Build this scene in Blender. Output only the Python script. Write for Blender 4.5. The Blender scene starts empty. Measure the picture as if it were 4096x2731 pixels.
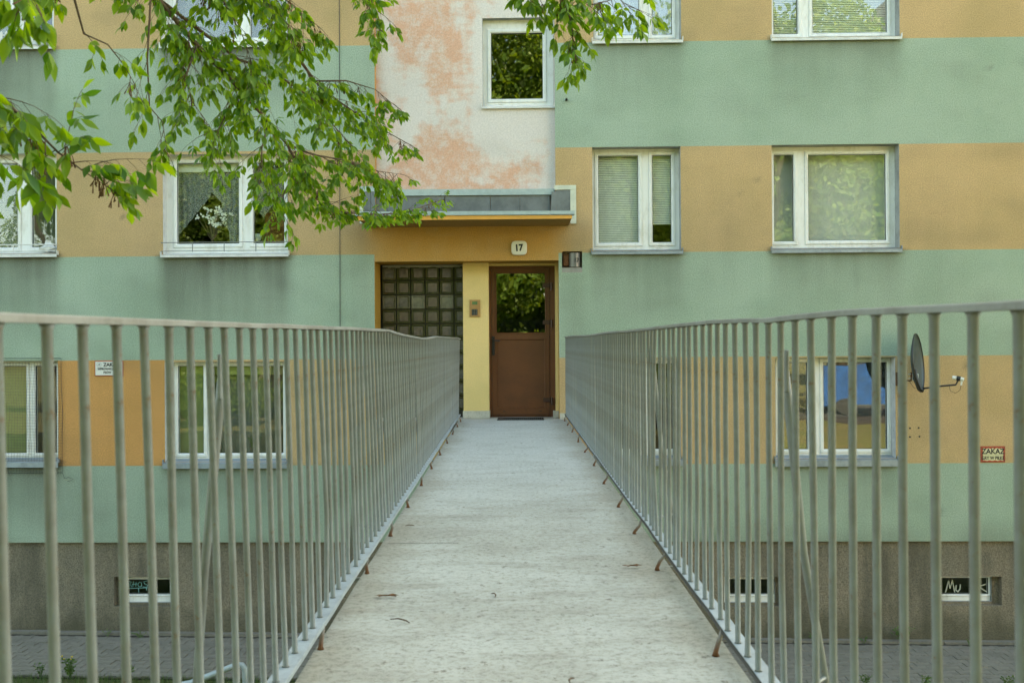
import bpy, math, random
import numpy as np
from mathutils import Vector, Matrix, noise as mnoise
R = math.radians
random.seed(7)
sc = bpy.context.scene
col = sc.collection

# ------------------------------------------------------------------ camera, sky, sun, exposure
YAW, PITCH, ROLL = R(1.36), R(0.25), R(0.35)
Fw = Vector((-math.sin(YAW)*math.cos(PITCH), math.cos(YAW)*math.cos(PITCH), math.sin(PITCH)))
R0 = Fw.cross(Vector((0, 0, 1))).normalized(); U0 = R0.cross(Fw)
Rt = R0*math.cos(ROLL) - U0*math.sin(ROLL); Up = Rt.cross(Fw)
cam_data = bpy.data.cameras.new('camera'); cam = bpy.data.objects.new('camera', cam_data); col.objects.link(cam)
cam.matrix_world = Matrix(((Rt.x, Up.x, -Fw.x, 0), (Rt.y, Up.y, -Fw.y, -13.3), (Rt.z, Up.z, -Fw.z, 3.85), (0, 0, 0, 1)))
cam_data.lens = 35; cam_data.sensor_width = 36; cam_data.clip_start = 0.05; cam_data.clip_end = 900
cam_data.dof.use_dof = True; cam_data.dof.focus_distance = 11.8; cam_data.dof.aperture_fstop = 7.0
sc.camera = cam
SUN_EL, SUN_AZ = R(40), R(22)          # sun stands behind the building, a little to the right
world = bpy.data.worlds.new('World'); sc.world = world; world.use_nodes = True
wn = world.node_tree.nodes; wl = world.node_tree.links
sky = wn.new('ShaderNodeTexSky'); sky.sky_type = 'NISHITA'; sky.sun_disc = False
sky.sun_elevation = SUN_EL; sky.sun_rotation = SUN_AZ; sky.air_density = 1.0; sky.dust_density = 2.5; sky.ozone_density = 1.0
wn['Background'].inputs[1].default_value = 0.15
wl.new(sky.outputs[0], wn['Background'].inputs[0])
sun_d = bpy.data.lights.new('sun', 'SUN'); sun_d.energy = 4.2; sun_d.angle = R(0.5); sun_d.color = (1, .93, .82)
sun = bpy.data.objects.new('sun', sun_d); col.objects.link(sun)
sdir = Vector((math.sin(SUN_AZ)*math.cos(SUN_EL), math.cos(SUN_AZ)*math.cos(SUN_EL), math.sin(SUN_EL)))
sun.rotation_euler = sdir.to_track_quat('Z', 'Y').to_euler()
sun.location = (20, 40, 40)
sc.view_settings.view_transform = 'Standard'; sc.view_settings.look = 'None'
sc.view_settings.exposure = 2.72; sc.view_settings.gamma = 1; sc.view_settings.use_curve_mapping = False
sc.view_settings.use_white_balance = True; sc.view_settings.white_balance_temperature = 8700; sc.view_settings.white_balance_tint = 0
sc.cycles.max_bounces = 8; sc.cycles.transparent_max_bounces = 16; sc.cycles.use_denoising = True
sc.cycles.caustics_reflective = False; sc.cycles.caustics_refractive = False

# ------------------------------------------------------------------ helpers
class MB:
    def __init__(s): s.v = []; s.f = []; s.m = []
    def add(s, vs, fs, m=0):
        b = len(s.v); s.v += [tuple(v) for v in vs]; s.f += [tuple(i+b for i in f) for f in fs]; s.m += [m]*len(fs); return s
    def box(s, x0, x1, y0, y1, z0, z1, m=0):
        return s.add([(x0,y0,z0),(x1,y0,z0),(x1,y1,z0),(x0,y1,z0),(x0,y0,z1),(x1,y0,z1),(x1,y1,z1),(x0,y1,z1)],
              [(0,3,2,1),(4,5,6,7),(0,1,5,4),(1,2,6,5),(2,3,7,6),(3,0,4,7)], m)
    def bevbox(s, x0, x1, y0, y1, z0, z1, b, m=0):       # bevelled on the front (-Y) side
        return s.add([(x0,y1,z0),(x1,y1,z0),(x1,y1,z1),(x0,y1,z1),(x0,y0+b,z0),(x1,y0+b,z0),(x1,y0+b,z1),(x0,y0+b,z1),
                      (x0+b,y0,z0+b),(x1-b,y0,z0+b),(x1-b,y0,z1-b),(x0+b,y0,z1-b)],
              [(0,3,2,1),(0,1,5,4),(1,2,6,5),(2,3,7,6),(3,0,4,7),(4,5,9,8),(5,6,10,9),(6,7,11,10),(7,4,8,11),(8,9,10,11)], m)
    def quad(s, a, b, c, d, m=0): return s.add([a,b,c,d], [(0,1,2,3)], m)
    def tube(s, pts, rad, n=6, m=0, cap=True, flat=1.0):
        pts = [Vector(p) for p in pts]; k = len(pts)
        rr = rad if isinstance(rad, (list, tuple)) else [rad]*k
        up = Vector((0,0,1)); vs = []; prev = None
        for i, p in enumerate(pts):
            t = (pts[min(i+1,k-1)] - pts[max(i-1,0)]).normalized()
            if prev is None:
                a = t.cross(up)
                if a.length < .1: a = t.cross(Vector((0,1,0)))
                a.normalize()
            else:
                a = (prev - t*prev.dot(t)).normalized()
            prev = a; b = t.cross(a)
            for j in range(n):
                an = 2*math.pi*j/n
                vs.append(p + a*math.cos(an)*rr[i] + b*math.sin(an)*rr[i]*flat)
        fs = [(i*n+j, i*n+(j+1)%n, (i+1)*n+(j+1)%n, (i+1)*n+j) for i in range(k-1) for j in range(n)]
        if cap: fs += [tuple(range(n-1,-1,-1)), tuple((k-1)*n+j for j in range(n))]
        return s.add(vs, fs, m)
    def mesh(s, name, mats, smooth=False):
        me = bpy.data.meshes.new(name); me.from_pydata(s.v, [], s.f)
        for m in (mats if isinstance(mats, (list, tuple)) else [mats]): me.materials.append(m)
        if any(s.m): me.polygons.foreach_set('material_index', s.m)
        if smooth: me.polygons.foreach_set('use_smooth', [True]*len(s.f))
        me.update(); return me
    def build(s, name, mats, parent=None, smooth=False, loc=None):
        return link(name, s.mesh(name, mats, smooth), parent, loc)
def link(name, me, parent=None, loc=None, rot=None):
    o = bpy.data.objects.new(name, me); col.objects.link(o)
    if parent: o.parent = parent
    if loc: o.location = loc
    if rot: o.rotation_euler = rot
    return o
def tag(o, label=None, cat=None, group=None, kind=None):
    if label: o['label'] = label
    if cat: o['category'] = cat
    if group: o['group'] = group
    if kind: o['kind'] = kind
    return o
def empty(name, loc=(0,0,0), rz=0, label=None, cat=None, group=None):
    o = bpy.data.objects.new(name, None); col.objects.link(o); o.location = loc; o.rotation_euler = (0,0,rz)
    o.empty_display_size = .1
    return tag(o, label, cat, group)

# ------------------------------------------------------------------ materials
class NT:
    def __init__(s, name, rough=.7, spec=.5, metal=0.):
        s.mat = bpy.data.materials.new(name); s.mat.use_nodes = True
        s.n = s.mat.node_tree.nodes; s.l = s.mat.node_tree.links; s.b = s.n['Principled BSDF']
        s.b.inputs['Roughness'].default_value = rough; s.b.inputs['Specular IOR Level'].default_value = spec
        s.b.inputs['Metallic'].default_value = metal
        s.co = s.n.new('ShaderNodeTexCoord').outputs['Object']
    def mapping(s, scale, loc=(0,0,0)):
        m = s.n.new('ShaderNodeMapping'); m.inputs['Scale'].default_value = scale; m.inputs['Location'].default_value = loc
        s.l.new(s.co, m.inputs[0]); return m.outputs[0]
    def noise(s, scale, detail=4, rough=.55, vec=None, dist=0):
        t = s.n.new('ShaderNodeTexNoise'); t.inputs['Scale'].default_value = scale; t.inputs['Detail'].default_value = detail
        t.inputs['Roughness'].default_value = rough; t.inputs['Distortion'].default_value = dist
        s.l.new(vec or s.co, t.inputs['Vector']); return t.outputs['Fac']
    def ramp(s, fac, a, b, lo=0., hi=1.):
        t = s.n.new('ShaderNodeMapRange'); t.inputs['From Min'].default_value = a; t.inputs['From Max'].default_value = b
        t.inputs['To Min'].default_value = lo; t.inputs['To Max'].default_value = hi; t.interpolation_type = 'SMOOTHSTEP'
        s.l.new(fac, t.inputs['Value']); return t.outputs[0]
    def attr(s, name):
        t = s.n.new('ShaderNodeAttribute'); t.attribute_name = name; return t.outputs['Fac']
    def math(s, op, a, b=0.):
        t = s.n.new('ShaderNodeMath'); t.operation = op
        for i, x in enumerate((a, b)):
            if isinstance(x, (int, float)): t.inputs[i].default_value = x
            else: s.l.new(x, t.inputs[i])
        return t.outputs[0]
    def mix(s, fac, a, b, mode='MIX'):
        t = s.n.new('ShaderNodeMix'); t.data_type = 'RGBA'; t.blend_type = mode
        for i, x in ((0, fac), (6, a), (7, b)):
            if isinstance(x, (int, float)): t.inputs[i].default_value = x
            elif isinstance(x, tuple): t.inputs[i].default_value = x + ((1,) if len(x) == 3 else ())
            else: s.l.new(x, t.inputs[i])
        return t.outputs[2]
    def color(s, c):
        if isinstance(c, tuple): s.b.inputs['Base Color'].default_value = c + (1,)
        else: s.l.new(c, s.b.inputs['Base Color'])
        return s
    def bump(s, h, strength=.3, dist=.01):
        t = s.n.new('ShaderNodeBump'); t.inputs['Strength'].default_value = strength; t.inputs['Distance'].default_value = dist
        s.l.new(h, t.inputs['Height']); s.l.new(t.outputs[0], s.b.inputs['Normal']); return s
    def z(s):
        t = s.n.new('ShaderNodeSeparateXYZ'); s.l.new(s.co, t.inputs[0]); return t.outputs
def plaster(name, c, dark=.8, deep_tone=None, grain=.60):
    t = NT(name, .92, .2)
    big = t.noise(.7, 5, .6); mid = t.noise(3.2, 5, .65); fine = t.noise(70, 4, .85); sp = t.noise(26, 3, .7)
    vert = t.noise(1.0, 5, .6, t.mapping((5.5, 5.5, .45)))
    horiz = t.noise(1.0, 5, .7, t.mapping((1.2, 1.2, 11.)))
    d = tuple(x*dark for x in c)
    cc = t.mix(t.ramp(big, .36, .66), c, tuple(a*k for a, k in zip(c, (.84,.875,.84))))
    if deep_tone: cc = t.mix(t.math('MULTIPLY', t.attr('deep_tone'), t.ramp(mid, .25, .6, .75, 1.)), cc, deep_tone)
    cc = t.mix(t.ramp(vert, .5, .8, 0, .25), cc, d)
    cc = t.mix(t.ramp(horiz, .54, .78, 0, .45), cc, d)
    cc = t.mix(t.ramp(mid, .54, .8, 0, .5), cc, d)
    dirt_shade = t.math('MULTIPLY', t.attr('dirt_shade'), t.ramp(vert, .2, .72, .74, 1.08))
    cc = t.mix(dirt_shade, cc, (.13, .13, .10))
    cc = t.mix(t.ramp(fine, .32, .68, 0, 1), cc, t.mix(1., cc, (grain,grain,grain), 'MULTIPLY'))
    cc = t.mix(t.ramp(sp, .7, .8, 0, .35), cc, tuple(x*.35 for x in c))
    t.color(cc); t.bump(t.math('ADD', fine, t.math('MULTIPLY', sp, .6)), .55, .006)
    return t.mat
M = {}
M['green'] = plaster('green_plaster', (.43, .535, .415))
M['orange'] = plaster('faded_orange_plaster', (.67, .455, .235), deep_tone=(.60, .325, .095))
M['yellow'] = plaster('yellow_plaster', (.87, .635, .28), dark=.88, grain=.82)
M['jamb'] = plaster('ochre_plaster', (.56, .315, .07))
def pink():
    t = NT('faded_pink_plaster', .92, .2)
    a = t.noise(1.25, 5, .58, t.mapping((1, 1, .9), (3.2, 0, 1.7)), .1); b = t.noise(1.0, 5, .6, t.mapping((3.0, 1, 9.)))
    fine = t.noise(45, 4, .8)
    zx = t.z()
    # old salmon paint shows where the newer white wash has worn off: mostly left and low on the panel
    fx = t.ramp(zx[0], -1.1, .1, .07, -.09); fz = t.ramp(zx[2], 6.0, 7.3, .1, -.015)
    m = t.math('ADD', t.math('ADD', a, t.math('MULTIPLY', t.math('SUBTRACT', b, .5), .3)), t.math('ADD', fx, fz))
    p1 = t.math('MULTIPLY', t.math('MULTIPLY', t.ramp(zx[0], -2.15, -1.75), t.ramp(zx[0], -1.15, -.75, 1, 0)), t.ramp(zx[2], 6.5, 7.0, 1, 0))
    p2 = t.math('MULTIPLY', t.math('MULTIPLY', t.ramp(zx[0], -2.0, -1.6), t.ramp(zx[0], -1.2, -.8, 1, 0)), t.ramp(zx[2], 7.2, 7.9))
    p3 = t.math('MULTIPLY', t.ramp(zx[0], -.6, -.3), t.ramp(zx[2], 6.05, 6.45, 1, 0))
    v = t.noise(1., 5, .65, t.mapping((4.2, 1, .8)))
    m = t.math('ADD', t.math('ADD', m, t.math('MULTIPLY', t.math('SUBTRACT', v, .5), .28)), t.math('ADD', t.math('MULTIPLY', p1, .17), t.math('ADD', t.math('MULTIPLY', p2, .07), t.math('SUBTRACT', t.math('MULTIPLY', p3, .09), .05))))
    c = t.mix(t.ramp(m, .46, .63), (.76, .69, .64), (.74, .43, .30))
    c = t.mix(t.ramp(t.noise(7, 6, .75), .42, .7, 0, .7), c, (.76, .68, .61))
    c = t.mix(t.math('MULTIPLY', t.attr('dirt_shade'), .8), c, (.16, .14, .11))
    c = t.mix(t.ramp(fine, .3, .72), c, t.mix(1., c, (.78,.78,.78), 'MULTIPLY'))
    t.color(c); t.bump(fine, .5, .005); return t.mat
M['pink'] = pink()
def concrete(name, c, c2, dark, scale=1., stain=.5, bump=.4):
    t = NT(name, .93, .2)
    a = t.noise(1.1*scale, 6, .62); b = t.noise(7*scale, 6, .7); f = t.noise(70, 4, .8); g = t.noise(160, 2, .6)
    cc = t.mix(t.ramp(a, .38, .64), c, c2)
    cc = t.mix(t.ramp(b, .5, .75, 0, stain), cc, dark)
    cc = t.mix(t.ramp(f, .48, .7, 0, .6), cc, t.mix(1., cc, (.6,.58,.54), 'MULTIPLY'))
    cc = t.mix(t.ramp(g, .62, .75, 0, .6), cc, tuple(x*.5 for x in dark))
    t.color(cc); t.bump(t.math('ADD', t.math('MULTIPLY', b, 1.5), f), bump, .008); return t.mat
def deckmat():
    t = NT('weathered_walkway_concrete', .93, .2)
    zz = t.z()
    a = t.noise(1.3, 6, .62); st = t.noise(1., 6, .66, t.mapping((2.2, 5.5, 1))); f = t.noise(34, 6, .85); g = t.noise(17, 4, .7); yl = t.noise(2.3, 4, .6, t.mapping((1,1,1),(7,3,0)))
    c = t.mix(t.ramp(a, .36, .64), (.47, .475, .42), (.39, .385, .33))
    c = t.mix(t.ramp(st, .45, .72, 0, .6), c, (.27, .255, .205))
    # paler tone on the half towards the door
    c = t.mix(t.math('MULTIPLY', t.ramp(zz[1], 5.0, 8.6), t.ramp(st, .3, .62, 1, .55)), c, (.50, .505, .465))
    # brown silt along both edges
    ax = t.math('ABSOLUTE', t.math('SUBTRACT', zz[0], .03))
    ed = t.math('ADD', ax, t.math('MULTIPLY', t.math('SUBTRACT', a, .5), .5))
    c = t.mix(t.ramp(ed, .42, .68, 0, .5), c, (.29, .26, .19))
    c = t.mix(t.ramp(f, .44, .68, 0, .85), c, t.mix(1., c, (.52,.51,.47), 'MULTIPLY'))
    c = t.mix(t.ramp(g, .60, .70, 0, .8), c, (.17, .155, .12))
    c = t.mix(t.ramp(yl, .58, .8, 0, .2), c, (.36,.32,.24))
    t.color(c); t.bump(t.math('ADD', t.math('MULTIPLY', st, 2.), f), .6, .01); return t.mat
M['deck'] = deckmat()
M['plinth'] = (lambda: (lambda t: (t.color(t.mix(t.ramp(t.noise(75, 3, .8), .38, .7), t.mix(t.ramp(t.noise(1., 5, .65, t.mapping((2.6, 2.6, .5))), .38, .68), t.mix(t.ramp(t.noise(1.2, 4), .4, .65), (.32,.265,.19), (.26,.225,.165)), (.15,.135,.10)), (.085,.075,.055))), t.bump(t.noise(75, 3, .8), .8, .012), t.mat)[2])(NT('grey_render_plinth', .95, .15)))()
def splash(m):
    nt = m.node_tree; b = nt.nodes['Principled BSDF']; src = b.inputs['Base Color'].links[0].from_socket
    co = nt.nodes.new('ShaderNodeTexCoord'); sp = nt.nodes.new('ShaderNodeSeparateXYZ'); nt.links.new(co.outputs['Object'], sp.inputs[0])
    no = nt.nodes.new('ShaderNodeTexNoise'); no.inputs['Scale'].default_value = 2.2; no.inputs['Detail'].default_value = 6; no.inputs['Roughness'].default_value = .65; nt.links.new(co.outputs['Object'], no.inputs[0])
    a = nt.nodes.new('ShaderNodeMath'); a.operation = 'MULTIPLY_ADD'; a.inputs[1].default_value = -.9; nt.links.new(no.outputs['Fac'], a.inputs[0]); nt.links.new(sp.outputs[2], a.inputs[2])
    r = nt.nodes.new('ShaderNodeMapRange'); r.inputs[1].default_value = -.42; r.inputs[2].default_value = -.10; r.inputs[3].default_value = .62; r.inputs[4].default_value = 0; nt.links.new(a.outputs[0], r.inputs[0])
    mx = nt.nodes.new('ShaderNodeMix'); mx.data_type = 'RGBA'; mx.inputs[7].default_value = (.085,.08,.05,1); nt.links.new(r.outputs[0], mx.inputs[0]); nt.links.new(src, mx.inputs[6]); nt.links.new(mx.outputs[2], b.inputs['Base Color'])
splash(M['plinth'])
M['terrazzo'] = concrete('washed_terrazzo', (.52,.50,.42), (.44,.42,.35), (.22,.19,.14), 6, .7)
M['paver'] = concrete('grey_paver', (.225,.205,.165), (.185,.17,.135), (.12,.108,.082), 3, .6)
M['soil'] = concrete('dark_joint_soil', (.05,.045,.035), (.065,.055,.04), (.03,.03,.022), 4, .6)
M['slab'] = concrete('old_grey_concrete', (.33,.32,.29), (.27,.26,.23), (.15,.14,.12), 1)
def simple(name, c, rough=.5, spec=.5, metal=0., var=.12, sc_=8., fine=60., bump=0.):
    t = NT(name, rough, spec, metal)
    cc = t.mix(t.ramp(t.noise(sc_, 5, .65), .35, .7), c, tuple(x*(1-var) for x in c))
    cc = t.mix(t.ramp(t.noise(fine, 3, .7), .5, .8, 0, .5), cc, tuple(x*(1-2*var) for x in c))
    t.color(cc)
    if bump: t.bump(t.noise(fine, 3, .7), bump, .003)
    return t.mat
def pvc():
    t = NT('white_pvc', .38, .5)
    zz = t.z(); c = t.mix(t.ramp(t.noise(3.5, 5, .7, t.mapping((2.5,1,1))), .45, .72, 0, .8), (.78,.78,.74), (.62,.60,.53))
    c = t.mix(t.ramp(t.noise(40, 4, .7), .62, .8, 0, .5), c, (.4,.38,.32)); t.color(c); return t.mat
M['pvc'] = pvc()
M['gasket'] = simple('black_rubber_gasket', (.02,.02,.02), .6)
M['reveal_white'] = simple('white_painted_reveal', (.66,.65,.62), .9, .2, var=.22, sc_=6, fine=25, bump=.4)
M['reveal_grey'] = simple('grey_painted_reveal', (.40,.41,.39), .9, .2, var=.3, sc_=5, fine=30, bump=.4)
M['sill_white'] = simple('white_sheet_sill', (.70,.70,.66), .45, .4, var=.2)
M['sill_blue'] = simple('blue_grey_zinc_sill', (.30,.35,.38), .5, .5, .3, var=.25)
M['zinc'] = simple('pale_zinc_flashing', (.42,.50,.49), .5, .5, .3, var=.15, sc_=14)
M['cream_metal'] = simple('cream_metal_strip', (.62,.64,.52), .5, .4, .1, var=.12)
M['felt'] = simple('grey_mineral_felt', (.20,.22,.215), .95, .15, var=.3, sc_=5, fine=110, bump=.9)
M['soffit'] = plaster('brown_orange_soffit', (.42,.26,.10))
M['fascia'] = simple('bright_orange_fascia', (.74,.37,.09), .8, .2, var=.1)
M['brown'] = simple('brown_door_paint', (.14,.046,.014), .42, .5, var=.25, sc_=3, fine=30)
M['brown_dark'] = simple('dark_brown_door_paint', (.06,.022,.012), .45, .5, var=.2)
M['black'] = simple('black_metal', (.018,.018,.017), .45, .5)
M['rust'] = simple('rusty_steel', (.16,.075,.035), .9, .2, .2, var=.4, sc_=30, fine=120)
M['white'] = simple('white_enamel', (.72,.70,.60), .3, .5, var=.06)
M['ink'] = simple('black_ink', (.02,.02,.02), .6)
M['red'] = simple('faded_red_paint', (.42,.07,.035), .6, .4, var=.3, sc_=30)
M['signwhite'] = simple('sign_white', (.68,.68,.62), .5, .4, var=.08)
M['signcream'] = simple('sign_cream', (.64,.60,.36), .5, .4, var=.15, sc_=30)
M['copper'] = simple('copper_plate', (.55,.30,.14), .35, .5, .5, var=.12)
M['lcd'] = simple('green_display', (.12,.2,.08), .3)
M['dish'] = simple('dark_dish_enamel', (.055,.075,.075), .45, .5, .1, var=.2)
M['bark'] = simple('brown_bark', (.16,.11,.075), .9, .2, var=.4, sc_=25, fine=120, bump=.7)
M['seed'] = simple('dry_seed_cluster', (.17,.085,.04), .9, .2, var=.4, sc_=50)
M['cyan'] = simple('cyan_spray', (.18,.42,.40), .7)
M['palespray'] = simple('pale_spray', (.42,.45,.38), .7)
M['interior'] = simple('dark_interior', (.10,.09,.08), .9, .2, var=.3, sc_=1)
M['chair'] = simple('brick_red_board', (.30,.055,.02), .7, .3, var=.2)
M['grey_pipe'] = simple('blue_grey_pipe', (.36,.42,.43), .45, .5, .1, var=.2)
def rail_paint():
    t = NT('grey_beige_railing_paint', .42, .5)
    n = t.noise(6, 6, .7); f = t.noise(45, 5, .75)
    c = t.mix(t.ramp(n, .38, .68), (.195,.212,.198), (.145,.143,.125))
    c = t.mix(t.ramp(f, .61, .70, 0, .8), c, (.15,.085,.045))
    t.color(c); t.bump(f, .35, .003); return t.mat
M['rail'] = rail_paint()
M['plate'] = simple('pale_blue_steel_plate', (.33,.375,.385), .5, .5, .05, var=.22, sc_=12, fine=70, bump=.4)
def footmat():
    t = NT('rust_footed_bar', .7, .3)
    k = t.ramp(t.math('ADD', t.z()[2], t.math('MULTIPLY', t.noise(40, 4), .05)), .035, .085)
    t.color(t.mix(k, (.15,.062,.025), (.22,.20,.17))); return t.mat
M['foot'] = footmat()
def glassmat(name, refl=1.0, tint=(.9,.95,.93), ior=1.95, wob=.05):
    m = bpy.data.materials.new(name); m.use_nodes = True; n = m.node_tree.nodes; l = m.node_tree.links; n.clear()
    o = n.new('ShaderNodeOutputMaterial'); mx = n.new('ShaderNodeMixShader'); tr = n.new('ShaderNodeBsdfTransparent'); gl = n.new('ShaderNodeBsdfGlossy')
    f0 = ((ior-1)/(ior+1))**2
    ge = n.new('ShaderNodeNewGeometry'); dp = n.new('ShaderNodeVectorMath'); dp.operation = 'DOT_PRODUCT'; l.new(ge.outputs['Incoming'], dp.inputs[0]); l.new(ge.outputs['Normal'], dp.inputs[1])
    def mt(op, a, b=0.):
        q = n.new('ShaderNodeMath'); q.operation = op
        for k_, x_ in enumerate((a, b)):
            if isinstance(x_, (int, float)): q.inputs[k_].default_value = x_
            else: l.new(x_, q.inputs[k_])
        return q.outputs[0]
    fo = mt('ADD', mt('MULTIPLY', mt('POWER', mt('SUBTRACT', 1., mt('ABSOLUTE', dp.outputs['Value'])), 5.), 1-f0), f0); gl.inputs['Roughness'].default_value = 0.012
    tr.inputs[0].default_value = tint+(1,)
    co = n.new('ShaderNodeTexCoord'); ns = n.new('ShaderNodeTexNoise'); ns.inputs['Scale'].default_value = 1.6; ns.inputs['Detail'].default_value = 1
    bp = n.new('ShaderNodeBump'); bp.inputs['Strength'].default_value = wob; bp.inputs['Distance'].default_value = .1
    l.new(co.outputs['Object'], ns.inputs[0]); l.new(ns.outputs[0], bp.inputs['Height']); l.new(bp.outputs[0], gl.inputs['Normal'])
    l.new(fo, mx.inputs[0]); l.new(tr.outputs[0], mx.inputs[1]); l.new(gl.outputs[0], mx.inputs[2]); l.new(mx.outputs[0], o.inputs[0])
    return m
M['glass'] = glassmat('window_glass', ior=2.1, wob=.02)
M['glass_strong'] = glassmat('coated_window_glass', ior=2.75, tint=(.9,.93,.9), wob=.02)
M['glass_door'] = glassmat('door_glass', ior=2.7, tint=(.3,.32,.3), wob=.02)
def cloth(name, c, alpha=.6):
    m = bpy.data.materials.new(name); m.use_nodes = True; n = m.node_tree.nodes; l = m.node_tree.links; n.clear()
    o = n.new('ShaderNodeOutputMaterial'); mx = n.new('ShaderNodeMixShader'); tr = n.new('ShaderNodeBsdfTransparent'); df = n.new('ShaderNodeBsdfDiffuse'); df.inputs[0].default_value = c+(1,)
    co = n.new('ShaderNodeTexCoord'); ns = n.new('ShaderNodeTexNoise'); ns.inputs['Scale'].default_value = 60; mr = n.new('ShaderNodeMapRange')
    mr.inputs[1].default_value = .35; mr.inputs[2].default_value = .65; mr.inputs[3].default_value = max(0, alpha-.18); mr.inputs[4].default_value = min(1, alpha+.18)
    l.new(co.outputs['Object'], ns.inputs[0]); l.new(ns.outputs[0], mr.inputs[0]); l.new(mr.outputs[0], mx.inputs[0])
    l.new(tr.outputs[0], mx.inputs[1]); l.new(df.outputs[0], mx.inputs[2]); l.new(mx.outputs[0], o.inputs[0]); return m
M['lace'] = cloth('white_lace', (.40,.42,.37), .5)
M['sheer'] = cloth('grey_sheer', (.38,.38,.32), .55)
M['blind'] = simple('cream_blind', (.82,.82,.70), .7, .3)
M['bluewhite'] = cloth('white_net', (.75,.77,.78), .8)
M['greencloth'] = simple('olive_green_blind', (.26,.29,.12), .9, .2)
M['drape'] = simple('grey_green_drape', (.16,.17,.13), .9, .2)
def leafmat(name, c, c2, tr=.4):
    m = bpy.data.materials.new(name); m.use_nodes = True; n = m.node_tree.nodes; l = m.node_tree.links; n.clear()
    o = n.new('ShaderNodeOutputMaterial'); mx = n.new('ShaderNodeMixShader'); tl = n.new('ShaderNodeBsdfTranslucent'); pb = n.new('ShaderNodeBsdfPrincipled')
    pb.inputs['Roughness'].default_value = .42; pb.inputs['Specular IOR Level'].default_value = .45
    oi = n.new('ShaderNodeObjectInfo'); at = n.new('ShaderNodeAttribute'); at.attribute_name = 'tone'
    ad = n.new('ShaderNodeMath'); ad.operation = 'FRACT'; a2 = n.new('ShaderNodeMath'); a2.operation = 'ADD'
    l.new(oi.outputs['Random'], a2.inputs[0]); l.new(at.outputs['Fac'], a2.inputs[1]); l.new(a2.outputs[0], ad.inputs[0])
    mc = n.new('ShaderNodeMix'); mc.data_type = 'RGBA'; mc.inputs[6].default_value = c+(1,); mc.inputs[7].default_value = c2+(1,)
    l.new(ad.outputs[0], mc.inputs[0]); l.new(mc.outputs[2], pb.inputs['Base Color'])
    m2 = n.new('ShaderNodeMix'); m2.data_type = 'RGBA'; m2.blend_type = 'MULTIPLY'; m2.inputs[0].default_value = 1; m2.inputs[7].default_value = (2.1,1.9,.55,1)
    l.new(mc.outputs[2], m2.inputs[6]); l.new(m2.outputs[2], tl.inputs[0])
    mx.inputs[0].default_value = tr; l.new(pb.outputs[0], mx.inputs[1]); l.new(tl.outputs[0], mx.inputs[2]); l.new(mx.outputs[0], o.inputs[0]); return m
M['leaf'] = leafmat('fresh_green_leaf', (.055,.15,.014), (.21,.33,.035), .52)
M['leaf_far'] = leafmat('yellow_green_leaf', (.075,.15,.03), (.19,.27,.055), .5)
M['weed'] = leafmat('weed_leaf', (.06,.13,.03), (.10,.17,.05), .3)
M['grass'] = leafmat('grass_blade', (.05,.11,.025), (.10,.14,.045), .3)
M['ground'] = concrete('grassy_soil', (.10,.115,.045), (.14,.12,.06), (.05,.06,.025), .8, .6)
M['asphalt'] = simple('asphalt', (.05,.05,.05), .9, .2)

# ------------------------------------------------------------------ the ground
def build_ground():
    xs = [-300,-60,-30]+[x*2. for x in range(-12,13)]+[30,60,300]
    ys = [-300,-120,-60,-40,-28,-22,-19,-18,-17,-16,-15,-14,-13,-12,-11,-9,-6,-4,-2,-1.75,.1,8,12,14,30,120,300]
    mb = MB()
    def gz(x, y):
        t = min(1, max(0, (-12-y)/5.)); z = 1.15*(t*t*(3-2*t))
        return z - .035 - .010*max(-8, min(8, x)) - .035
    for y in ys:
        for x in xs: mb.v.append((x, y, gz(x, y)))
    nx = len(xs)
    for j in range(len(ys)-1):
        for i in range(nx-1): mb.f.append((j*nx+i, j*nx+i+1, (j+1)*nx+i+1, (j+1)*nx+i)); mb.m.append(0)
    tag(mb.build('ground', M['ground'], smooth=True), kind='structure')
build_ground()
def gz(x): return -.035 - .010*max(-8, min(8, x))

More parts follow.
